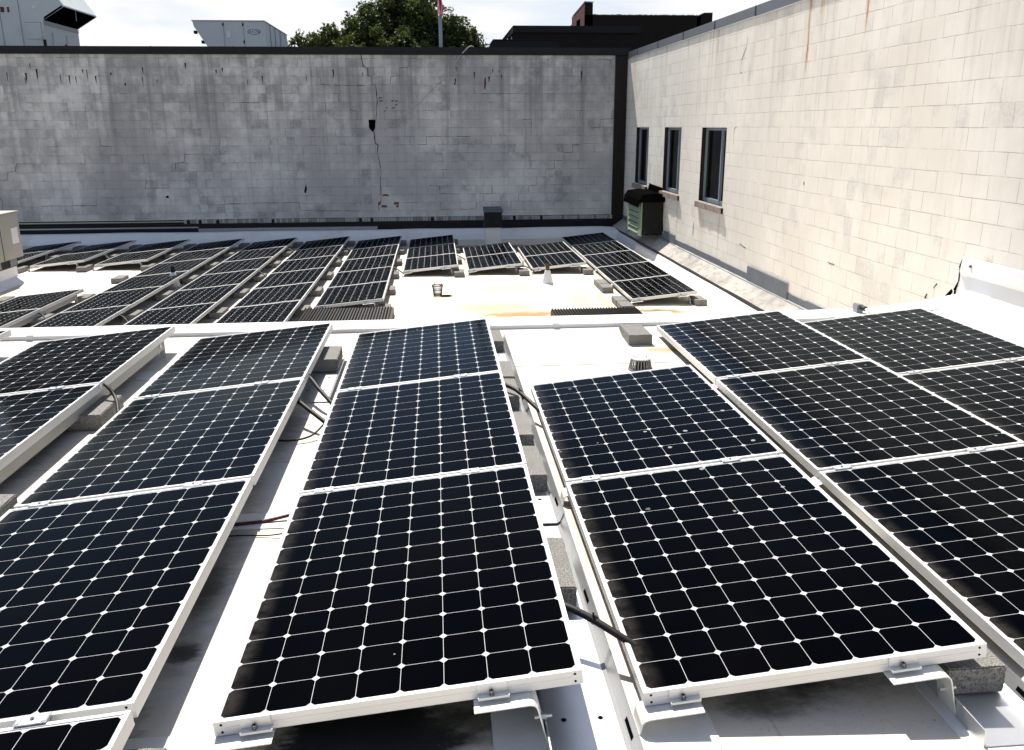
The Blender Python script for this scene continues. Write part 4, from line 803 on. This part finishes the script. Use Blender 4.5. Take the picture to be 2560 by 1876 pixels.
for (lx, ly, lz, rx, rz) in lobes:
    ncl = int(58*rx*rz)+16
    for c in range(ncl):
        u1 = rr.uniform(-1, 1); ph = rr.uniform(0, 6.283); rad = rr.uniform(.15, 1.0)**.5
        q = math.sqrt(1-u1*u1); C = Vector((lx+rx*rad*q*math.cos(ph), ly+rx*.9*rad*q*math.sin(ph), lz+rz*rad*u1)); cr = rr.uniform(.16, .34)
        for l in range(rr.randint(30, 48)):
            d = Vector((rr.gauss(0, 1), rr.gauss(0, 1), rr.gauss(0, 1))).normalized()*cr*rr.uniform(.3, 1.15); pc = C+d
            a = Vector((rr.gauss(0, 1), rr.gauss(0, 1), rr.gauss(0, .7))).normalized(); e = a.cross(Vector((rr.gauss(0, 1), rr.gauss(0, 1), rr.gauss(0, 1)))).normalized(); sz = rr.uniform(.055, .125)
            k = len(vs); vs += [pc-a*sz, pc+e*sz*.55, pc+a*sz, pc-e*sz*.55]; fs.append((k, k+1, k+2, k+3))
b.add(vs, fs, 'leaf'); me = bpy.data.meshes.new('crown'); me.from_pydata([tuple(v_) for v_ in vs], [], fs); me.materials.append(M['leaf']); o = bpy.data.objects.new('crown', me); COL.objects.link(o); local(o, t_)
b = MB(); b.tube([(-2.4, 52, -7), (-2.3, 52, -2), (-2.4, 52, 2.5), (-2.2, 52, 5)], [.55, .42, .34, .2], 'bark', 10)
for (lx, ly, lz, rx, rz) in lobes: b.tube([(-2.35, 52, 1.5+rr.uniform(-1, 1.5)), ((lx-2.35)/2, (ly+52)/2, (lz+2.6)/2+.3), (lx, ly, lz), (lx+rr.uniform(-.5, .5), ly, lz+rz*.6)], [.2, .14, .07, .02], 'bark', 6)
local(b.build('trunk'), t_)
# ------------------------------------------------------------------ buildings beyond
bA = empty('flat_roof_building', (7, 42, -7)); tag(bA, 'low dark flat roofed building with grey fascia right of the tree', 'building')
b = MB(); b.box((3.55, 40.1, -7), (9.15, 44, 5.64), 'dark_brick'); local(b.build('wall'), bA)
b = MB(); b.add([(3.30, 42.5, 5.40), (3.53, 40, 5.62), (9.15, 40, 5.62), (9.15, 40, 5.90), (3.53, 40, 5.90), (3.25, 42.5, 5.58), (9.15, 44, 5.9), (9.15, 44, 5.62)], [(0,1,4,5),(1,2,3,4),(4,3,6,5),(2,7,6,3)], 'dark_metal'); local(b.build('fascia'), bA)
b = MB()
for q in range(2): b.add([(3.50, 40.3+q*1.0, 4.6), (3.50, 40.9+q*1.0, 4.6), (3.50, 40.9+q*1.0, 5.5), (3.50, 40.3+q*1.0, 5.5), (3.545, 40.3+q, 4.6), (3.545, 40.9+q, 4.6), (3.545, 40.9+q, 5.5), (3.545, 40.3+q, 5.5)], [(0,1,2,3),(4,7,6,5),(0,4,5,1),(3,2,6,7)], 'grey_stone')
local(b.build('window'), bA)
bB = empty('brick_building', (11, 50, -7)); tag(bB, 'large dark building with a raised maroon brick end beneath the sky', 'building')
b = MB(); b.box((7.99, 48, -7), (14.2, 60, 7.27), 'dark_brick'); b.add([(14.0, 48, 7.2), (14.36, 48, 7.42), (14.83, 48, 7.43), (14.83, 48, -7), (14.0, 48, -7), (14.0, 55, 7.2), (14.36, 55, 7.42), (14.83, 55, 7.43), (14.83, 55, -7), (14.0, 55, -7)], [(0,1,2,3,4),(5,9,8,7,6),(0,5,6,1),(1,6,7,2),(2,7,8,3)], 'dark_brick')
for q in range(60): x_ = 8.45+q*.093; b.box((x_, 47.98, 7.272), (x_+.07, 48.3, 7.29+random.uniform(0, .03)), 'grey_stone')
local(b.build('wall'), bB)
b = MB(); b.add([(7.99, 48, -7), (8.42, 48, -7), (8.42, 48, 7.85), (7.99, 48, 7.87), (7.99, 52.4, -7), (8.42, 52.4, -7), (8.42, 52.4, 7.85), (7.99, 52.4, 7.62)], [(0,1,2,3),(4,7,6,5),(1,5,6,2),(3,2,6,7)], 'dark_brick'); b.add([(7.985, 48, -7), (7.985, 52.4, -7), (7.985, 52.4, 7.62), (7.985, 48, 7.87)], [(0,1,2,3)], 'maroon_brick'); b.add([(7.97, 47.97, 7.875), (8.45, 47.97, 7.86), (8.45, 52.4, 7.86), (7.97, 52.4, 7.63), (7.97, 47.97, 7.93), (8.45, 47.97, 7.91), (8.45, 52.4, 7.91), (7.97, 52.4, 7.68)], [(0,1,5,4),(4,5,6,7),(0,4,7,3)], 'grey_stone'); b.box((7.975, 49.4, 6.6), (7.984, 50.6, 7.25), 'hole_black'); local(b.build('end_wall'), bB)
bC = empty('low_parapet', (4, 37, 3.1)); tag(bC, 'long low dark parapet just above the grey wall right of the flagpole', 'parapet')
b = MB(); b.add([(2.2, 36, 3.1), (5.0, 36, 3.1), (5.0, 36, 4.93), (2.42, 36, 4.93), (2.2, 36, 4.66), (2.2, 38, 3.1), (5.0, 38, 3.1), (5.0, 38, 4.93), (2.42, 38, 4.93), (2.2, 38, 4.66)], [(0,1,2,3,4),(5,9,8,7,6),(2,7,8,3),(3,8,9,4),(1,6,7,2),(0,4,9,5)], 'dark_metal'); local(b.build('wall'), bC)
b = MB(); b.box((2.38, 35.95, 4.935), (5.03, 38.05, 4.97), 'dark_metal'); local(b.build('coping'), bC)
